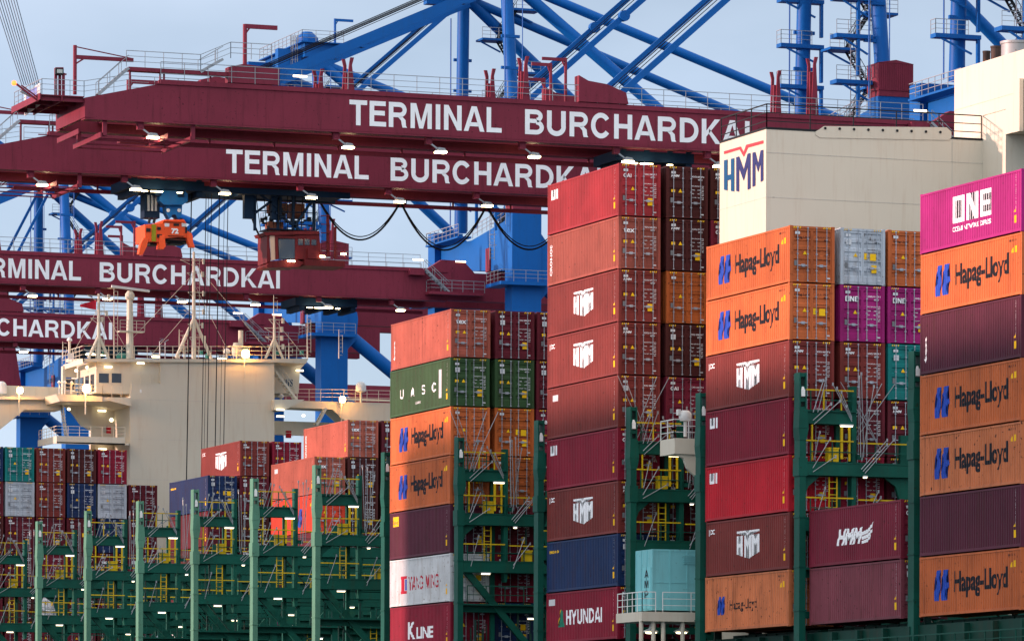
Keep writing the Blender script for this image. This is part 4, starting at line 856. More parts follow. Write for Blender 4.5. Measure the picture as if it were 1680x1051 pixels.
for dx_ in (0, .5, 1.1): g_ = MB(); g_.tube((p.x + dx_, p.y, p.z - .3), (p.x + dx_, p.y, p.z + .6), .04); g_.lathe((p.x + dx_, p.y, p.z + .6), [(.1, 0), (.16, .08), (.05, .25)], 8); g_.build('deck_light', M_WHITE, bh)
g_ = MB(); a, b = U(111, 579, .2), U(121, 588, .2); g_.box(a.x, b.x, T + .1, T + .15, b.z, a.z); g_.build('notice_board', M_WHITE, bh)

# ---------------------------------------------------------------- ship to shore gantry cranes (all five of one pattern)
def crane(k, u0, text=True, raised=False, label=''):
    v0 = 103.0
    cr = empty('gantry_crane', (182, u0 + 4, 7), label, 'gantry crane', 'ship to shore gantry cranes on the quay')
    Z = lambda h: CZ + h
    zb, zt = 52.15, 55.1; HV = 176.0                               # boom bottom, top, hinge
    du2 = 8.3
    b = MB(); s = MB()
    tip = v0
    for d in (0, du2):
        b.prism([(tip, u0 + d, Z(52.2)), (tip, u0 + d, Z(53.7)), (109, u0 + d, Z(zt)), (HV + 14, u0 + d, Z(zt)), (HV + 14, u0 + d, Z(zb)), (104, u0 + d, Z(zb))], (0, 1.2, 0))
        b.box(tip + 5, HV, u0 + d - .12, u0 + d - .001, Z(zt - .05), Z(zt + .03)); b.box(tip, HV, u0 + d - .06, u0 + d + 1.26, Z(zb - .1), Z(zb - .004))
        b.box(109, HV, u0 + d + .15, u0 + d + 1.0, Z(zt + .002), Z(zt + .35))
    for q in range(13): v = 112 + q * 5.6; b.box(v, v + .5, u0 + 1.2, u0 + du2, Z(54.0), Z(54.9))
    b.box(tip + .002, tip + .3, u0 + 1.2, u0 + du2, Z(52.21), Z(53.75))
    b.box(tip + 3, HV, u0 + 1.3, u0 + 1.9, Z(52.7), Z(53.0)); b.box(tip + 3, HV, u0 + du2 - .7, u0 + du2 - .1, Z(52.7), Z(53.0))
    # tip platform on brackets
    for q in range(4): b.beam((tip - 3.3, u0 + .5 + q * 2.7, Z(53.55)), (tip, u0 + .5 + q * 2.7, Z(53.55)), .12, .35)
    b.box(tip - 3.4, tip, u0 + .2, u0 + 9.6, Z(53.74), Z(53.82)); b.box(tip - 3.5, tip - 3.41, u0 + .1, u0 + 9.7, Z(53.4), Z(53.9)); b.box(tip - 1.8, tip - 1.7, u0 + .2, u0 + 9.6, Z(53.35), Z(53.73))
    # maintenance frame slung below the tip
    for v in (104.5, 111.5):
        for d in (.3, 8.5): b.box(v, v + .3, u0 + d, u0 + d + .3, Z(50.9), Z(zb - .1))
    for v in (104.3, 111.4): b.box(v, v + .12, u0 + .3, u0 + 9.2, Z(50.75), Z(51.15)); b.box(v - 1.2, v - 1.1, u0 + 2.5, u0 + 9.5, Z(51.2), Z(51.6))
    for d in (.4, 3, 6, 8.8): b.box(104.5, 111.5, u0 + d, u0 + d + .12, Z(50.8), Z(50.9))
    # walkway below the landward girder
    b.box(108, HV, u0 + 8.9, u0 + 9.8, Z(51.45), Z(51.6)); b.box(108, HV, u0 + 8.84, u0 + 8.899, Z(51.35), Z(51.7))
    for q in range(12): v = 110 + q * 5.3; b.beam((v, u0 + 9.0, Z(51.6)), (v, u0 + 9.0, Z(zb)), .14)
    boom = b.build('boom', M_RED, cr)
    if raised: pass
    if text:
        t = block_text('TERMINAL', 124.15, 136.7, Z(52.66), 1.98, .21); t2 = block_text('BURCHARDKAI', 138.65, 157.75, Z(52.66), 1.98, .21)
        place2d('boom_lettering', t, lambda x, y: Vector((x, u0 - .02, y)), M_LET, cr); place2d('boom_lettering', t2, lambda x, y: Vector((x, u0 - .02, y)), M_LET, cr)
    r = MB(); r.rail([(109, u0 + .1, Z(zt + .36)), (HV - 3, u0 + .1, Z(zt + .36))], 1.35, 2, 1.9, .026); r.build('railing', M_GALV, cr)
    r = MB(); r.rail([(109, u0 + 9.4, Z(zt + .36)), (HV, u0 + 9.4, Z(zt + .36))], 1.35, 2, 1.9, .026); r.build('railing', M_GALV, cr)
    r = MB(); r.rail([(tip - 3.3, u0 + .3, Z(53.82)), (tip, u0 + .3, Z(53.82)), (106.5, u0 + .2, Z(54.5))], 1.2, 2, 1.2, .024); r.rail([(tip - 3.3, u0 + 9.5, Z(53.82)), (tip - 3.3, u0 + .3, Z(53.82))], 1.2, 2, 1.4, .024); r.build('railing', M_GALV, cr)
    # raised catwalk over the tip with stairs at both ends
    c = MB(); c.box(106.5, 114.6, u0 + .2, u0 + 1.1, Z(56.0), Z(56.3))
    for v in (106.6, 109.0, 109.3, 113.0): c.box(v, v + .12, u0 + .4, u0 + .6, Z(54.4), Z(56.0))
    c.build('catwalk', M_RED, cr)
    r = MB(); r.rail([(106.3, u0 + .2, Z(56.3)), (112.2, u0 + .2, Z(56.3)), (114.6, u0 + .2, Z(57.4)), (117.9, u0 + .2, Z(57.4))], 1.25, 2, 1.5, .026); r.build('railing', M_GALV, cr)
    stairs('stairs', (104.1, u0 + .2, Z(54.0)), (106.5, u0 + .2, Z(56.2)), .8, M_GALV, cr); stairs('stairs', (112.2, u0 + .2, Z(56.2)), (114.0, u0 + .2, Z(57.3)), .8, M_GALV, cr)
    def davit(v, d, h0, h1, arm, th=.3, mat=M_RED, strut=True):
        m = MB(); m.tube((v, u0 + d, Z(h0)), (v, u0 + d, Z(h1)), th / 2, 8); zz = Z(h1 - (.9 if strut else .15)); m.beam((v, u0 + d, zz), (v + arm, u0 + d, zz), th * .6, th); m.beam((v + .1 * (1 if arm > 0 else -1), u0 + d, zz - .5), (v + arm * .15, u0 + d, zz - .1), .12)
        if strut: m.beam((v, u0 + d, Z(h1) - .1), (v + arm, u0 + d, zz + .1), .08)
        m.build('service_davit', mat, cr)
    davit(102.4, .8, 54, 57.8, 4.6); davit(115.9, .8, 56, 60.2, 2.6, .34, strut=False)
    # forestay brackets
    for d in (0, du2):
        g = MB(); g.prism([(114.4, u0 + d + .1, Z(zt + .4)), (118.5, u0 + d + .1, Z(zt + .4)), (118.5, u0 + d + .1, Z(56.75)), (115.6, u0 + d + .1, Z(57.0)), (114.4, u0 + d + .1, Z(56.7))], (0, 1.0, 0)); g.build('forestay_bracket', M_RED, cr)
        g = MB(); g.prism([(143.2, u0 + d + .05, Z(zt + .4)), (147.4, u0 + d + .05, Z(zt + .4)), (147.2, u0 + d + .05, Z(56.4)), (145.6, u0 + d + .05, Z(57.0)), (144.0, u0 + d + .05, Z(57.2)), (143.2, u0 + d + .05, Z(57.6))], (0, 1.1, 0)); g.build('forestay_bracket', M_RED, cr)
    davit(141.2, 1.2, 55.5, 58.6, -1.6, .25, strut=False); davit(143.0, 2.8, 55.5, 59.3, -2.0, .25, strut=False)
    davit(147 - 3.8, 8.8, 55.5, 58.4, -1.5, .25, strut=False)
    # tall latch horns
    for v, d, h in ((124.2, 0, 58.0), (138.7, 0, 58.9), (163.4, 0, 60.2), (138.6, du2, 58.9), (163.4, du2, 60.1), (124.2, du2, 58.1)):
        m = MB(); m.prism([(v - .2, u0 + d + .2, Z(zt + .36)), (v + .42, u0 + d + .2, Z(zt + .36)), (v + .22, u0 + d + .2, Z(h - .6)), (v + .38, u0 + d + .2, Z(h)), (v + .1, u0 + d + .2, Z(h)), (v - .0, u0 + d + .2, Z(h - .6))], (0, .2, 0))
        m.prism([(v - .4, u0 + d + .7, Z(zt + .36)), (v - .15, u0 + d + .7, Z(zt + .36)), (v - .08, u0 + d + .7, Z(h - .6)), (v - .2, u0 + d + .7, Z(h - .1)), (v - .45, u0 + d + .7, Z(h - .1)), (v - .3, u0 + d + .7, Z(h - .7))], (0, .2, 0)); m.box(v - .25, v, u0 + d + .4, u0 + d + .7, Z(zt + .36), Z(h - 1.2))
        m.build('latch_post', M_RED, cr)
    # flood lamps under the seaward girder
    n = 0
    for v in (107.5, 115.5, 123.2, 130.8, 138.6, 146.5, 154.3, 162.1, 170):
        if k == 1 and abs(v - 115.5) < .1: continue
        m = MB(); m.box(v - .25, v + .25, u0 + .3, u0 + .8, Z(51.5), Z(zb - .1)); m.box(v - .12, v + .12, u0 + .26, u0 + .3, Z(51.65), Z(51.9)); m.build('lamp_bracket', M_RED, cr)
        m = MB(); m.beam((v + .1, u0 + .4, Z(51.6)), (v + .75, u0 + .2, Z(51.1)), .12); m.prism([(v + .45, u0 - .15, Z(50.95)), (v + 1.35, u0 - .15, Z(50.95)), (v + 1.15, u0 - .15, Z(51.2)), (v + .65, u0 - .15, Z(51.25))], (0, .7, 0)); fx = m.build('floodlight', M_GALV, cr)
        m = MB(); m.box(v + .48, v + 1.32, u0 - .18, u0 + .52, Z(50.82), Z(50.945)); m.build('lens', M_LAMP, fx)
        if v in (107.5, 123.2, 138.6, 154.3): 
            l = bpy.data.lights.new('boom_lamp', 'POINT'); l.energy = 50; l.color = (1, .68, .35); l.shadow_soft_size = .3; lo = bpy.data.objects.new('boom_lamp_light', l); COL.objects.link(lo); lo.location = (v + 2.4, u0 + 5.0, Z(51.4))
    # apex frame, pylon legs, backstays, forestays
    ap = [(181, u0 - 4, 86.0), (181, u0 + 10.5, 86.0)]
    base = [(181.3, u0 - 6.9, 64.05), (182.0, u0 + 14.5, 60.8)]
    for a_, b_ in zip(ap, base):
        m = MB(); m.tube((b_[0], b_[1], Z(b_[2])), (a_[0], a_[1], Z(a_[2])), .68, 18, .64); m.build('pylon_leg', M_BLUE, cr, True)
    m = MB(); m.box(179.2, 183.2, u0 - 5.2, u0 + 11.7, Z(86), Z(87.6)); m.box(178.6, 183.8, u0 - 6, u0 + 12.5, Z(87.6), Z(87.72)); m.box(176.4, 179.2, u0 - 3.8, u0 - 2.6, Z(84.6), Z(87)); m.box(176.4, 179.2, u0 + 9, u0 + 10.2, Z(84.6), Z(87)); m.lathe((181, u0, Z(87.7)), [(1.3, 0), (1.3, 1.2), (.6, 1.9)], 14)
    m.build('apex_frame', M_BLUE, cr)
    m = MB(); m.rail([(178.7, u0 + 12.4, Z(87.72)), (178.7, u0 - 5.9, Z(87.72)), (183.7, u0 - 5.9, Z(87.72))], 1.3, 2, 1.6, .03)
    for a in range(8): t = a / 8 * 6.283; m.beam((178.3 + .4 * math.cos(t), u0 - 4 + .4 * math.sin(t), Z(84)), (178.3 + .4 * math.cos(t), u0 - 4 + .4 * math.sin(t), Z(88.6)), .05)
    for q in range(4): zz = Z(84.6 + q * 1.1); m.beam((177.9, u0 - 4.2, zz), (178.7, u0 - 4.2, zz), .05)
    m.build('apex_railing', M_GALV, cr); davit(183.2, -4, 87.7, 90.8, 2.2, .3, M_BLUE, False)
    for tgt, d, rr, yy in (((211, 61.5), -4, .62, -8), ((211.5, 61.5), 10.5, .60, 15), ((248, 62), -4, .50, -8), ((250, 62), 10.5, .48, 12)):
        m = MB(); m.tube((181.4, u0 + d, Z(85.6)), (tgt[0], u0 + yy, Z(tgt[1])), rr, 14); m.build('backstay_tube', M_BLUE, cr, True)
    for d in (.6, du2 + .4):
        for v, h, w_ in ((146.6, 56.1, .50), (118.2, 56.2, .75)):
            m = MB(); A = Vector((v, u0 + d, Z(h))); B = Vector((178.4, u0 + d * .95 - .2, Z(84.6 if v > 130 else 83.6))); m.beam(A, B, .22, w_)
            for f_ in (.42,) if v > 130 else (.3, .66): c_ = A.lerp(B, f_); m.tube(c_ + Vector((0, -.3, 0)), c_ + Vector((0, .3, 0)), .48, 12)
            m.tube(A + Vector((0, -.35, 0)), A + Vector((0, .35, 0)), .5 if v > 130 else .75, 14); m.build('forestay', M_BLUE, cr)
    m = MB()
    for d in (1.2, 3.0, 6.4, 7.8):
        for v, h, vt, ht in ((118, 57.2, 179, 86.2), (147, 57.0, 180, 86.5), (119, 56.4, 179.5, 84.6)) if d < 5 else ((118, 57.4, 179, 86.4), (147, 56.4, 180, 86.0)): m.tube((v, u0 + d, Z(h)), (vt, u0 + d, Z(ht)), .035, 5)
    m.build('hoist_ropes', M_CABLE, cr)
    m = MB()                                                       # plate joints and web stiffeners proud of the seaward web
    for q in range(10): v = 110.5 + q * 6.9; m.box(v, v + .05, u0 - .012, u0 - .001, Z(zb + .02), Z(zt - .08))
    m.box(110, HV, u0 - .03, u0 - .001, Z(zb + .05), Z(zb + .14)); m.build('web_joints', M_RED, cr)
    for d, a_, b_ in ((-8, 66, 79), (14.5, 66, 80)):
        m = MB(); va = 180.6 if d < 0 else 181.8
        for q in range(5): m.box(va - 1.0, va + 1.0, u0 + d + (1.0 if d < 0 else -1.3), u0 + d + (1.3 if d < 0 else -1.0), Z(a_ + q * 3.3), Z(a_ + q * 3.3 + .3))
        m.tube((va - .9, u0 + d + .2, Z(61)), (va - .9, u0 + d + .2, Z(84)), .07, 5); m.tube((va + .95, u0 + d, Z(61)), (va + .95, u0 + d, Z(84)), .05, 5); m.build('pipe_run', M_BLUE, cr)
    # portal: seaward legs, sill beam, corner platforms, braces, landward legs
    for d, nm in ((-8, 0), (19, 1)):
        m = MB(); va = 180.5; m.box(va, va + 3.2, u0 + d, u0 + d + 2.4, Z(-4.9), Z(61.2)); m.prism([(va + 3.2, u0 + d + .2, Z(58.8)), (va + 3.2, u0 + d + .2, Z(51.8)), (va + 4.3, u0 + d + .2, Z(53.0)), (va + 4.5, u0 + d + .2, Z(55.5)), (va + 4.1, u0 + d + .2, Z(57.6))], (0, 2.0, 0)); m.build('portal_leg', M_BLUE, cr)
        m = MB(); m.tube((va + 2.8, u0 + d + 1.2, Z(54.2)), (va + 26, u0 + d + 1.2, Z(36.5)), .8, 18); m.build('portal_brace', M_BLUE, cr, True)
        m = MB(); m.tube((va - 1.5, u0 + d + 1.2, Z(33.8)), (va + 26, u0 + d + 1.2, Z(33.8)), .8, 16); m.build('portal_brace', M_BLUE, cr, True)
        m = MB(); m.box(va - 1.6, va + 3.9, u0 + d - 1.2, u0 + d - .01, Z(53.2), Z(53.55)); m.box(va - 1.6, va - .01, u0 + d, u0 + d + 4, Z(53.2), Z(53.55)); pl = m.build('leg_platform', M_BLUE, cr)
        m = MB(); m.rail([(va - 1.5, u0 + d + 4, Z(53.55)), (va - 1.5, u0 + d - 1.1, Z(53.55)), (va + 3.8, u0 + d - 1.1, Z(53.55))], 1.2, 2, 1.3, .026); m.build('railing', M_GALV, pl)
        m = MB(); m.box(206, 209, u0 + d, u0 + d + 2.4, Z(-4.9), Z(61)); m.build('portal_leg', M_BLUE, cr)
        m = MB(); m.box(HV + 5 if d < 0 else 184, 250, u0 + (1.3 if d < 0 else 9.6), u0 + (2.6 if d < 0 else 10.9), Z(55.5), Z(58)); m.build('fixed_girder', M_RED, cr)
    m = MB(); m.prism([(181.2, u0 - 5.6, Z(60.6)), (181.2, u0 + 8, Z(59.4)), (181.2, u0 + 19, Z(59.6)), (181.2, u0 + 19, Z(57.2)), (181.2, u0 + 9, Z(56.2)), (181.2, u0 - 5.6, Z(55.0))], (2.2, 0, 0)); m.build('portal_beam', M_BLUE, cr)
    m = MB(); m.box(179.6, 181.15, u0 + 8, u0 + 19.5, Z(59.62), Z(59.8)); pl = m.build('portal_platform', M_BLUE, cr)
    m = MB(); m.rail([(179.7, u0 + 8, Z(59.8)), (179.7, u0 + 19.5, Z(59.8)), (181, u0 + 19.5, Z(59.8))], 1.3, 2, 1.5, .03); m.rail([(181.3, u0 - 5, Z(60.7)), (181.3, u0 + 8, Z(59.6))], 1.3, 2, 1.6, .03); m.build('railing', M_GALV, pl)
    # sheeted switch room on top of the seaward leg
    m = MB(); va = 180.45; n_ = 16
    m.box(va, va + 3.3, u0 - 8.15, u0 - 5.5, Z(61.7), Z(64.1)); m.prism([(va - .05, u0 - 8.2, Z(64.1)), (va + 3.35, u0 - 8.2, Z(64.1)), (va + 1.65, u0 - 8.2, Z(64.4))], (0, 2.8, 0))
    for q in range(n_): m.box(va + .1 + q * .2, va + .2 + q * .2, u0 - 8.19, u0 - 8.15, Z(61.72), Z(64.05))
    m.box(va + .1, va + 3.2, u0 - 8.1, u0 - 5.6, Z(61.21), Z(61.7)); m.build('switch_room', M_RED, cr)
    # stair tower between the pylon legs with landings
    lv = [60.9, 64.3, 67.7, 71.1, 74.5, 77.9, 81.3, 84.7]
    for q in range(len(lv) - 1):
        va, vb = (184.6, 186.8) if q % 2 == 0 else (186.8, 184.6)
        stairs('stairs', (va, u0 + 9.5, Z(lv[q])), (vb, u0 + 9.5, Z(lv[q + 1])), .9, M_DARK, cr)
        m = MB(); x0, x1 = ((182.6, 185.4) if q % 2 else (186.0, 189.2))
        m.box(x0, x1, u0 + 8.8, u0 + 11.2, Z(lv[q + 1] - .22), Z(lv[q + 1])); m.beam((x0 + .2, u0 + 10, Z(lv[q + 1] - .3)), ((x0 + x1) / 2 + 1, u0 + 10, Z(lv[q + 1] - 1.3)), .16); pl = m.build('landing', M_BLUE, cr)
        m = MB(); m.rail([(x0, u0 + 8.9, Z(lv[q + 1])), (x1, u0 + 8.9, Z(lv[q + 1]))], 1.15, 2, 1.0, .026); m.build('railing', M_GALV, pl)
    for q, h in enumerate((64.6, 68.3, 72.4, 76.0)):
        if k == 3 and q > 2: continue
        m = MB(); m.box(179.2, 183.4, u0 + 12.4, u0 + 13.6, Z(h - .35), Z(h)); m.beam((179.8, u0 + 12.6, Z(h - .4)), (182.6, u0 + 12.6, Z(h - 1.6)), .16); m.box(183.1, 183.35, u0 + 12.5, u0 + 12.9, Z(h - 3.4), Z(h - .35)); pl = m.build('landing', M_BLUE, cr)
        m = MB(); m.rail([(179.2, u0 + 13.5, Z(h)), (179.2, u0 + 12.4, Z(h)), (182.2, u0 + 12.4, Z(h))], 1.2, 2, 1.1, .026); m.build('railing', M_GALV, pl)
    for q, h in enumerate((62.6, 66.6, 69.9)):
        m = MB(); m.box(176.9, 180.3, u0 - 7.2, u0 - 5.6, Z(h - .35), Z(h)); m.beam((177.6, u0 - 7, Z(h - .4)), (179.9, u0 - 7, Z(h - 1.7)), .16); m.box(178.9, 179.15, u0 - 7.1, u0 - 6.8, Z(h - 3.6), Z(h - .35)); pl = m.build('landing', M_BLUE, cr)
        m = MB(); m.rail([(176.9, u0 - 7.2, Z(h)), (180.2, u0 - 7.2, Z(h))], 1.2, 2, 1.1, .026); m.rail([(179.9, u0 - 7.6, Z(h - 3)), (179.9, u0 - 7.6, Z(h))], .0, 0, 1, .02); m.build('railing', M_GALV, pl)
    m = MB()
    for a in range(2): m.beam((178.7 + a * .5, u0 - 6, Z(56)), (178.7 + a * .5, u0 - 6, Z(70)), .06)
    for q in range(34): m.beam((178.7, u0 - 6, Z(56.2 + q * .4)), (179.2, u0 - 6, Z(56.2 + q * .4)), .035)
    for q in range(11): m.path([(178.6, u0 - 6.1, Z(57.5 + q * 1.1)), (178.7, u0 - 6.7, Z(57.5 + q * 1.1)), (179.2, u0 - 6.7, Z(57.5 + q * 1.1)), (179.3, u0 - 6.1, Z(57.5 + q * 1.1))], .025, 4)
    m.build('ladder', M_GALV, cr)
    # hinge end of the boom: gussets, hanging gallery, stair
    m = MB(); m.prism([(173.4, u0 + .1, Z(zt + .01)), (179.0, u0 + .1, Z(zt + .01)), (177.8, u0 + .1, Z(56.35)), (175.4, u0 + .1, Z(56.4))], (0, 1.0, 0)); m.box(173.5, 179.6, u0 - 1.6, u0 - .13, Z(52.6), Z(52.9)); m.box(171.6, 173.2, u0 - .9, u0 - .13, Z(54.6), Z(55.2)); hg = m.build('hinge_gusset', M_RED, cr)
    m = MB(); m.rail([(173.6, u0 - 1.5, Z(52.9)), (179.6, u0 - 1.5, Z(52.9))], 1.2, 2, 1.1, .03); m.rail([(173.6, u0 - .2, Z(52.9)), (173.6, u0 - 1.5, Z(52.9))], 1.2, 2, 1.1, .03); m.build('railing', M_GALV, cr)
    stairs('stairs', (173.2, u0 - 1.3, Z(55.2)), (175.8, u0 - 1.3, Z(52.9)), .8, M_GALV, cr)
    for v in (172.2, 119.6, 176.9): m = MB(); m.box(v, v + 1.1, u0 + .02, u0 + .12, Z(56.2), Z(56.35)); m.build('tube_lamp', M_TUBE, cr)
    return cr
CRN = [(1, 419.8, 'front crane: dark red lettered boom across the top of the photo, blue pylon'),
       (2, 456.4, 'second crane with the operator cab and orange spreader under its dark red boom'),
       (3, 558.6, 'third crane, lower lettered boom behind the bridge house masts, blue pylon'),
       (4, 629.5, 'fourth crane, lowest lettered boom ending behind the cream bridge house')]
cranes = {k: crane(k, u, label=l) for k, u, l in CRN}

# ---------------------------------------------------------------- trolley, cab and spreader of the second crane
def trolley(cr, u0, vt, cabv=None, lamps=True):
    Z = lambda h: CZ + h
    m = MB(); m.box(vt - 3.5, vt + 3.2, u0 + 1.95, u0 + 7.5, Z(51.2), Z(52.0))
    for v in (vt - 3, vt - 1, vt + 1, vt + 2.6): m.box(v, v + .5, u0 + 2.2, u0 + 7.2, Z(50.7), Z(51.2)); m.box(v - .1, v + .3, u0 + 1.6, u0 + 2.0, Z(52.0), Z(52.6))
    if cabv: m.box(vt + 3.2, cabv + 4.2, u0 + 2.1, u0 + 2.6, Z(51.2), Z(51.7)); m.box(vt + 3.2, cabv + 4.2, u0 + 6.6, u0 + 7.1, Z(51.2), Z(51.7)); m.box(cabv - 5, cabv + 3.8, u0 + 2.6, u0 + 6.6, Z(51.3), Z(51.5))
    for v in (vt + 7, vt + 9.4):
        if cabv: m.box(v, v + .9, u0 + 3, u0 + 3.6, Z(49.2), Z(51.2))
    t = m.build('trolley_frame', paint('trolley_blue', '#08233C', .6, .15, .3, '#14181C'), cr)
    if lamps:
        for a, b_ in ((-1.6, 1.0), (-2.4, .5), (.7, .4)): g = MB(); g.box(vt + a, vt + a + b_, u0 + 1.2, u0 + 1.5, Z(50.9), Z(50.97)); g.build('trolley_lamp', M_LAMP, cr)
    return t
c2 = cranes[2]; u0 = 456.4; ud = u0 + 3.0
trolley(c2, u0, 119.6, 131.5); trolley(cranes[1], 419.8, 150.5); trolley(cranes[3], 558.6, 163.5); trolley(cranes[4], 629.5, 158.0)
def X(x, y, du=3.0): return at(x, y, u=u0 + du)
def bx(mb, x0, x1, y0, y1, du, dep): a, b = X(x0, y0, du), X(x1, y1, du); return mb.box(a.x, b.x, u0 + du, u0 + du + dep, b.z, a.z)
def py(mb, pts, du, dep): return mb.prism([X(x, y, du) for x, y in pts], (0, dep, 0))
# machinery frame above the cab
m = MB()
for x in (417, 455, 480, 514): bx(m, x, x + 3.5, 322, 378, 3, .3); bx(m, x, x + 3, 322, 378, 5.4, .3)
bx(m, 414, 520, 345, 349, 2.9, .5); bx(m, 440, 518, 374, 379, 2.9, 3.0); m.beam(X(456, 322), X(418, 350), .2); m.beam(X(480, 376), X(514, 326), .2); m.beam(X(452, 348), X(490, 376), .2); m.beam(X(425, 318), X(455, 340), .2)
m.build('cab_frame', MATS['trolley_blue'], c2)
for a_ in ((441, 450, 331, 349, 3.6, .8), (463, 471, 333, 350, 3.6, .8), (478, 500, 333, 358, 3.9, 1.2), (441, 465, 363, 378, 3.5, 1.2)): m = MB(); bx(m, *a_); m.build('winch_box', M_LOUV, c2)
m = MB()
for k in range(26): r_ = random.Random(k); x_ = 418 + r_.random() * 96; y_ = 322 + r_.random() * 50; bx(m, x_, x_ + 2 + r_.random() * 5, y_, y_ + 1.5 + r_.random() * 6, 3.2 + r_.random() * 2, .3)
m.build('cable_boxes', M_DARK, c2)
m = MB()
for k in range(7): m.path([X(420 + k * 13, 318, 3.4), X(423 + k * 12, 345, 3.2), X(428 + k * 11, 380, 3.0)], .035, 4)
m.build('control_cables', M_CABLE, c2)
m = MB(); m.beam(X(457, 328, 2.8), X(457, 366, 2.8), .06); m.beam(X(468, 328, 2.8), X(468, 366, 2.8), .06)
for k in range(10): m.beam(X(457, 330 + k * 3.8, 2.8), X(468, 330 + k * 3.8, 2.8), .04)
m.build('ladder', M_DARK, c2)
# the cab itself: leaning glazed front on the left, red machinery house to the right
cab = MB(); py(cab, [(433, 381), (487, 379), (523, 379), (525, 384), (436, 386)], 1.6, 3.2)
py(cab, [(438, 386.2), (442, 386.2), (444, 428), (438, 431)], 1.7, 2.9); py(cab, [(451, 386.2), (456, 386.2), (457, 425), (452, 426)], 1.7, .12)
py(cab, [(484, 386.2), (524, 384.2), (527, 425), (484, 425)], 1.7, 2.9); py(cab, [(437, 436), (444, 428), (486, 425.2), (500, 431), (490, 438), (440, 439)], 1.6, 3.1); bx(cab, 456.4, 484, 386.2, 391.5, 1.7, .12); bx(cab, 444.5, 484, 386.5, 426, 4.5, .1)
co = cab.build('operator_cab', paint('cab_red', '#641E22', .5, .2, .5, '#1A1012'), c2)
m = MB(); py(m, [(457, 392), (484, 392), (484, 424.5), (458, 424.5)], 1.75, .05); m.build('windscreen', M_GLASS, co)
m = MB(); bx(m, 459, 470, 400, 401.2, 1.9, .05); bx(m, 462, 480, 417, 418.4, 1.9, .4); bx(m, 473, 477, 404, 417, 2.2, .3); m.build('control_desk', M_GALV, co)
for a_ in ((489, 497, 392, 402), (500, 508, 392, 402), (511, 519, 393, 402)): m = MB(); bx(m, *a_, 1.66, .03); m.build('cab_window', M_GLASS, co)
m = MB(); py(m, [(442.6, 386.5), (451, 386.5), (452, 425.5), (444.6, 427.5)], 1.75, .06); m.build('cab_panel', paint('cab_cream', '#C8A890', .5, .1, .2), co)
m = MB(); bx(m, 500, 566, 424.9, 438, 1.3, 3.6); bx(m, 505, 524, 408, 424.8, 1.4, .3); m.rail([X(527, 425, 1.3), X(566, 425, 1.3)], 1.3, 3, .7, .03); bx(m, 548, 552, 372, 424, 2.2, .15); bx(m, 536, 540, 352, 424, 2.2, .15)
for k in range(5): bx(m, 527, 541, 353 + k * 14, 355 + k * 14, 2.1, .1)
m.build('cab_gallery', MATS['cab_red'], co)
for x0, x1, y in ((472, 484, 426.5), (525, 533, 419), (560, 568, 415)): m = MB(); bx(m, x0, x1, y, y + 3, 1.15, .12); m.build('cab_lamp', M_LAMP, co)
m = MB(); bx(m, 534, 542, 421, 423.5, 1.2, .05); m.build('number_plate', M_WS, co)
# festoon cable loops under the landward girder
def loop(name, a, b, sag, r=.07, du=8.8, n=22):
    A, B = at(*a, u=u0 + du), at(*b, u=u0 + du); pts = []
    for k in range(n + 1): t = k / n; p = A.lerp(B, t); p.z -= sag * (1 - (2 * t - 1) ** 2); pts.append(p)
    m = MB(); m.path(pts, r, 6); return m.build(name, M_CABLE, c2)
for a, b, s in (((520, 322), (656, 333), 3.5), ((658, 333), (798, 338), 4.0), ((800, 340), (935, 345), 3.6), ((403, 318), (437, 398), .9)):
    loop('festoon_cable', a, b, s, .085); loop('festoon_cable', (a[0] + 1, a[1]), (b[0] - 1, b[1]), s * .92, .05) if b[0] > 500 else None
for x, y in ((657, 333), (799, 339)): p = at(x, y, u=u0 + 8.8); m = MB(); m.box(p.x - .5, p.x + .5, p.y - .2, p.y + .2, p.z - .1, p.z + .3); m.box(p.x - .1, p.x + .1, p.y - .1, p.y + .1, p.z + .3, p.z + 1); m.build('festoon_trolley', M_DARK, c2)
# spreader: hangs from the trolley ropes and comes away with its head block
sp0 = X(275, 428); sp = empty('spreader', (sp0.x, u0 + 4.2, sp0.z), 'bright orange container spreader numbered 72 hanging under the second crane from a blue head block', 'container spreader')
m = MB(); py(m, [(262, 318), (268, 311), (302, 311), (308, 318), (308, 330), (300, 336), (270, 336), (262, 330)], 2.4, 2.2); py(m, [(272, 336.2), (299, 336.2), (298, 352), (292, 359), (288, 352), (283, 352), (279, 359), (274, 350)], 2.8, 1.2)
hb = m.build('head_block', paint('headblock_blue', '#1460A0', .5, .15, .3), sp)
for x in (276, 294): p = X(x, 345, 2.75); m = MB(); m.tube(p, p + Vector((0, .03, 0)), .16, 12); m.build('sheave_cover', M_WS, hb)
m = MB(); bx(m, 237, 262, 318, 358, 3.4, 1.4); m.build('sheave_block', MATS['trolley_blue'], sp)
for x in (242, 248, 254): m = MB(); bx(m, x, x + 3.5, 320, 346, 3.25, .12); m.build('service_rail', M_GALV, sp)
m = MB(); py(m, [(238, 368), (266, 366), (270, 360), (302, 360), (306, 367), (306, 378), (315, 383), (315, 390), (290, 389), (270, 391), (262, 397), (238, 396)], 2.0, 3.2)
bx(m, 266, 304, 362.5, 364, 1.9, .1)
m.build('spreader_frame', M_ORANGE, sp)
m = MB(); bx(m, 240, 312, 391.5, 398, 2.6, 1.6); bx(m, 246, 260, 398, 402, 2.6, 1.5); bx(m, 280, 303, 398, 401, 2.6, 1.5)
for x_, y_, w_, h_ in ((240, 374, 7, 6), (258, 372, 6, 5), (276, 386, 26, 2), (304, 372, 3, 10), (268, 364.5, 30, 1.2), (258, 384, 8, 6), (285, 366.5, 9, 4)): bx(m, x_, x_ + w_, y_, y_ + h_, 1.93, .06)
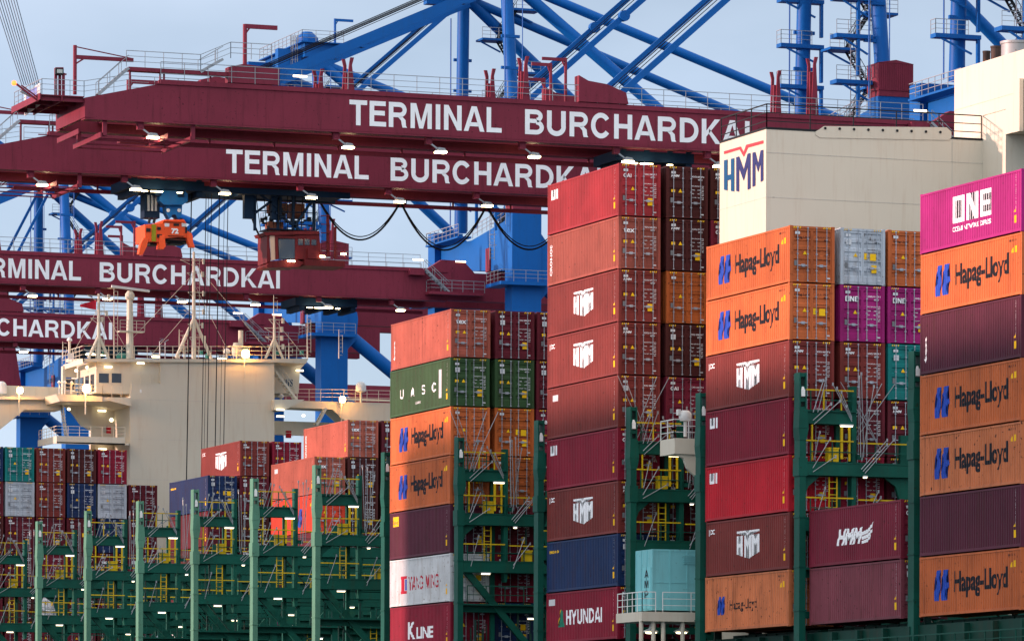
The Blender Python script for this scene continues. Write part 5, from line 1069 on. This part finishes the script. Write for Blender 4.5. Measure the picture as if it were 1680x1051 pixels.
for x_ in (244, 252, 285, 296): m.tube(X(x_, 366, 2.8), X(x_ + 2, 358, 2.8), .12, 6)
m.build('telescopic_beam', M_DARK, sp)
for pts in ([(236, 390), (244, 390), (241, 404), (234, 418), (228, 416), (231, 400)], [(262, 386), (270, 386), (272, 404), (268, 409), (260, 408)], [(306, 384), (316, 386), (317, 398), (320, 406), (312, 405), (308, 394)]):
    m = MB(); py(m, pts, 1.9, .7); m.build('guide_flipper', M_ORANGE, sp)
m = MB(); bx(m, 249, 256, 368, 396, 1.93, .06); m.build('hazard_panel', paint('hazard_yellow', '#8A8420', .5, .3, .3, '#101010'), sp)
for x in (272, 300): p = X(x + 2, 369, 1.95); m = MB(); m.box(p.x - .2, p.x + .2, p.y, p.y + .04, p.z - .14, p.z + .14); m.build('spreader_lamp', M_WS, sp)
t = text_box('72', 0, 1, 0, 1, .05); A_, B_ = X(281, 383, 1.97), X(293, 375, 1.97)
place2d('number', t, lambda x, y: Vector((A_.x + (B_.x - A_.x) * x, u0 + 1.97, A_.z + (B_.z - A_.z) * y)), M_LET, sp)
m = MB()
for x in (266, 272, 296, 303): m.tube(X(x, 312, 3.4), (X(x, 312, 3.4).x, u0 + 3.4, CZ + 51.2), .04, 5)
m.build('rope', M_CABLE, sp)
# hoist ropes of the third and second cranes dropping behind the containers
for k, (x, r_) in enumerate(((317, .05), (341, .035), (350, .035), (363, .045), (377, .035), (345, .02), (371, .02))):
    a = X(x, 330, 3.5); m = MB(); m.tube((a.x - .15, a.y, CZ + 51.2), (a.x - .55, a.y, CZ + 24), r_, 5); m.build('hoist_rope', M_CABLE, c2)

# ---------------------------------------------------------------- tip equipment of the front crane
c1 = cranes[1]; w0 = 419.8
def Y(x, y, du=.5): return at(x, y, u=w0 + du)
m = MB()
for x in (91.5, 104): m.beam(Y(x, 160), Y(x, 112 if x < 100 else 120), .2)
m.beam(Y(91, 123), Y(109, 122), .12); m.beam(Y(91, 112), Y(104, 112), .12); m.tube(Y(97, 163), Y(97, 124), .07); m.tube(Y(99.5, 163), Y(99.5, 124), .05); m.build('lamp_tower', M_RED, c1)
m = MB(); a, b = Y(91.5, 112, .1), Y(104.5, 122.5, .1); m.box(a.x, b.x, w0 + .1, w0 + .55, b.z, a.z); fl_ = m.build('floodlight', M_DARK, c1); m = MB(); m.box(a.x + .1, b.x - .1, w0 + .06, w0 + .098, b.z + .1, a.z - .08); m.build('lens', paint('lamp_glass', '#A8B0AC', .2, .1, 0), fl_)
m = MB(); a, b = Y(40, 172, 9.6), Y(66, 140, 3.0); vs = a.x
m.quad8([(vs, w0 + 9.6, Y(40, 190, 9.6).z), (vs + .08, w0 + 9.6, Y(40, 190, 9.6).z), (vs + .08, w0 + 4.5, Y(66, 172, 4.5).z), (vs, w0 + 4.5, Y(66, 172, 4.5).z), (vs, w0 + 9.6, Y(40, 156, 9.6).z), (vs + .08, w0 + 9.6, Y(40, 156, 9.6).z), (vs + .08, w0 + 4.5, Y(66, 136, 4.5).z), (vs, w0 + 4.5, Y(66, 136, 4.5).z)])
sg = m.build('sign_board', M_WHITE, c1)
m = MB(); za, zb_ = Y(42, 183, 9.0).z, Y(42, 162, 9.0).z; m.box(vs - .02, vs - .003, w0 + 5.4, w0 + 8.8, za + .4, zb_ + .5); m.build('sign_emblem', paint('sign_blue', '#7C86C0', .5, .2, 0), sg)
m = MB(); m.beam(Y(63, 166, 1), Y(27, 138, 1), .14); m.beam(Y(66, 163, 1), Y(35, 140, 1), .1); m.build('aerial_boom', M_RED, c1)
p = Y(23, 137, 1); m = MB(); m.lathe((p.x, p.y, p.z - .15), [(.12, 0), (.2, .15), (.12, .35)], 10); m.build('obstruction_light', M_REDL, c1)
m = MB(); m.beam(Y(34, 149, 1.2), Y(51, 158, 1.2), .35, .18); m.build('floodlight', M_GALV, c1)

# ---------------------------------------------------------------- fifth crane, far left, its boom raised
u5 = 754.0
def crane5():
    cr = empty('gantry_crane', (182, u5, 7), 'farthest crane at the left edge, blue pylon with its boom raised', 'gantry crane', 'ship to shore gantry cranes on the quay')
    src = cranes[4]; off = Vector((0, u5 - 629.5, 0))
    skip = ('boom', 'boom_lettering', 'catwalk', 'service_davit', 'forestay', 'forestay_bracket', 'latch_post', 'lamp_bracket', 'floodlight', 'lens', 'hoist_ropes', 'tube_lamp', 'trolley_frame', 'trolley_lamp')
    cr.location = Vector(src.location) + off
    for ch in list(src.children):
        base_ = ch.name.split('.')[0]
        if base_ in skip: continue
        if base_ in ('railing', 'stairs', 'hinge_gusset') and min((ch.matrix_basis @ Vector(c))[0] for c in ch.bound_box) + src.location.x < 172: continue
        c = ch.copy(); COL.objects.link(c); c.parent = cr
        for g in ch.children: d = g.copy(); COL.objects.link(d); d.parent = c
    m = MB(); A = Vector((175.0, u5, CZ + 53)); D = Vector((-.15, 0, .989))
    for d in (0, 8.3): m.beam(A + Vector((0, d, 0)), A + Vector((0, d, 0)) + D * 66, 1.2, 3.0, up=(1, 0, 0))
    for k in range(9): m.beam(A + D * (5 + 7 * k), A + Vector((0, 8.3, 0)) + D * (5 + 7 * k), .6)
    m.build('raised_boom', M_RED, cr)
    for d in (.4, 8.5):
        for s_, w_ in ((40, .35), (15, .35)):
            m = MB(); B = A + Vector((-.5, d, 0)) + D * s_; m.beam(B, (181, u5 + d, CZ + 85), .3, w_); m.build('forestay', M_BLUE, cr)
    for q in range(9):
        m = MB(); x0_ = (2, 8, 14, 20, 26, 32, 40, 46, 53)[q]; a = at(36 + q * 3.6, 140, u=u5 + (q % 3) * 3); b = at(36 + q * 3.6 - (54 - q * 1.0), -30, u=u5 + (q % 3) * 3); b = a + (b - a) * 3.5; m.tube(a, b, .06, 5); m.build('hoist_rope', paint('rope_steel', '#5A6470', .6, .1, 0), cr)
crane5()
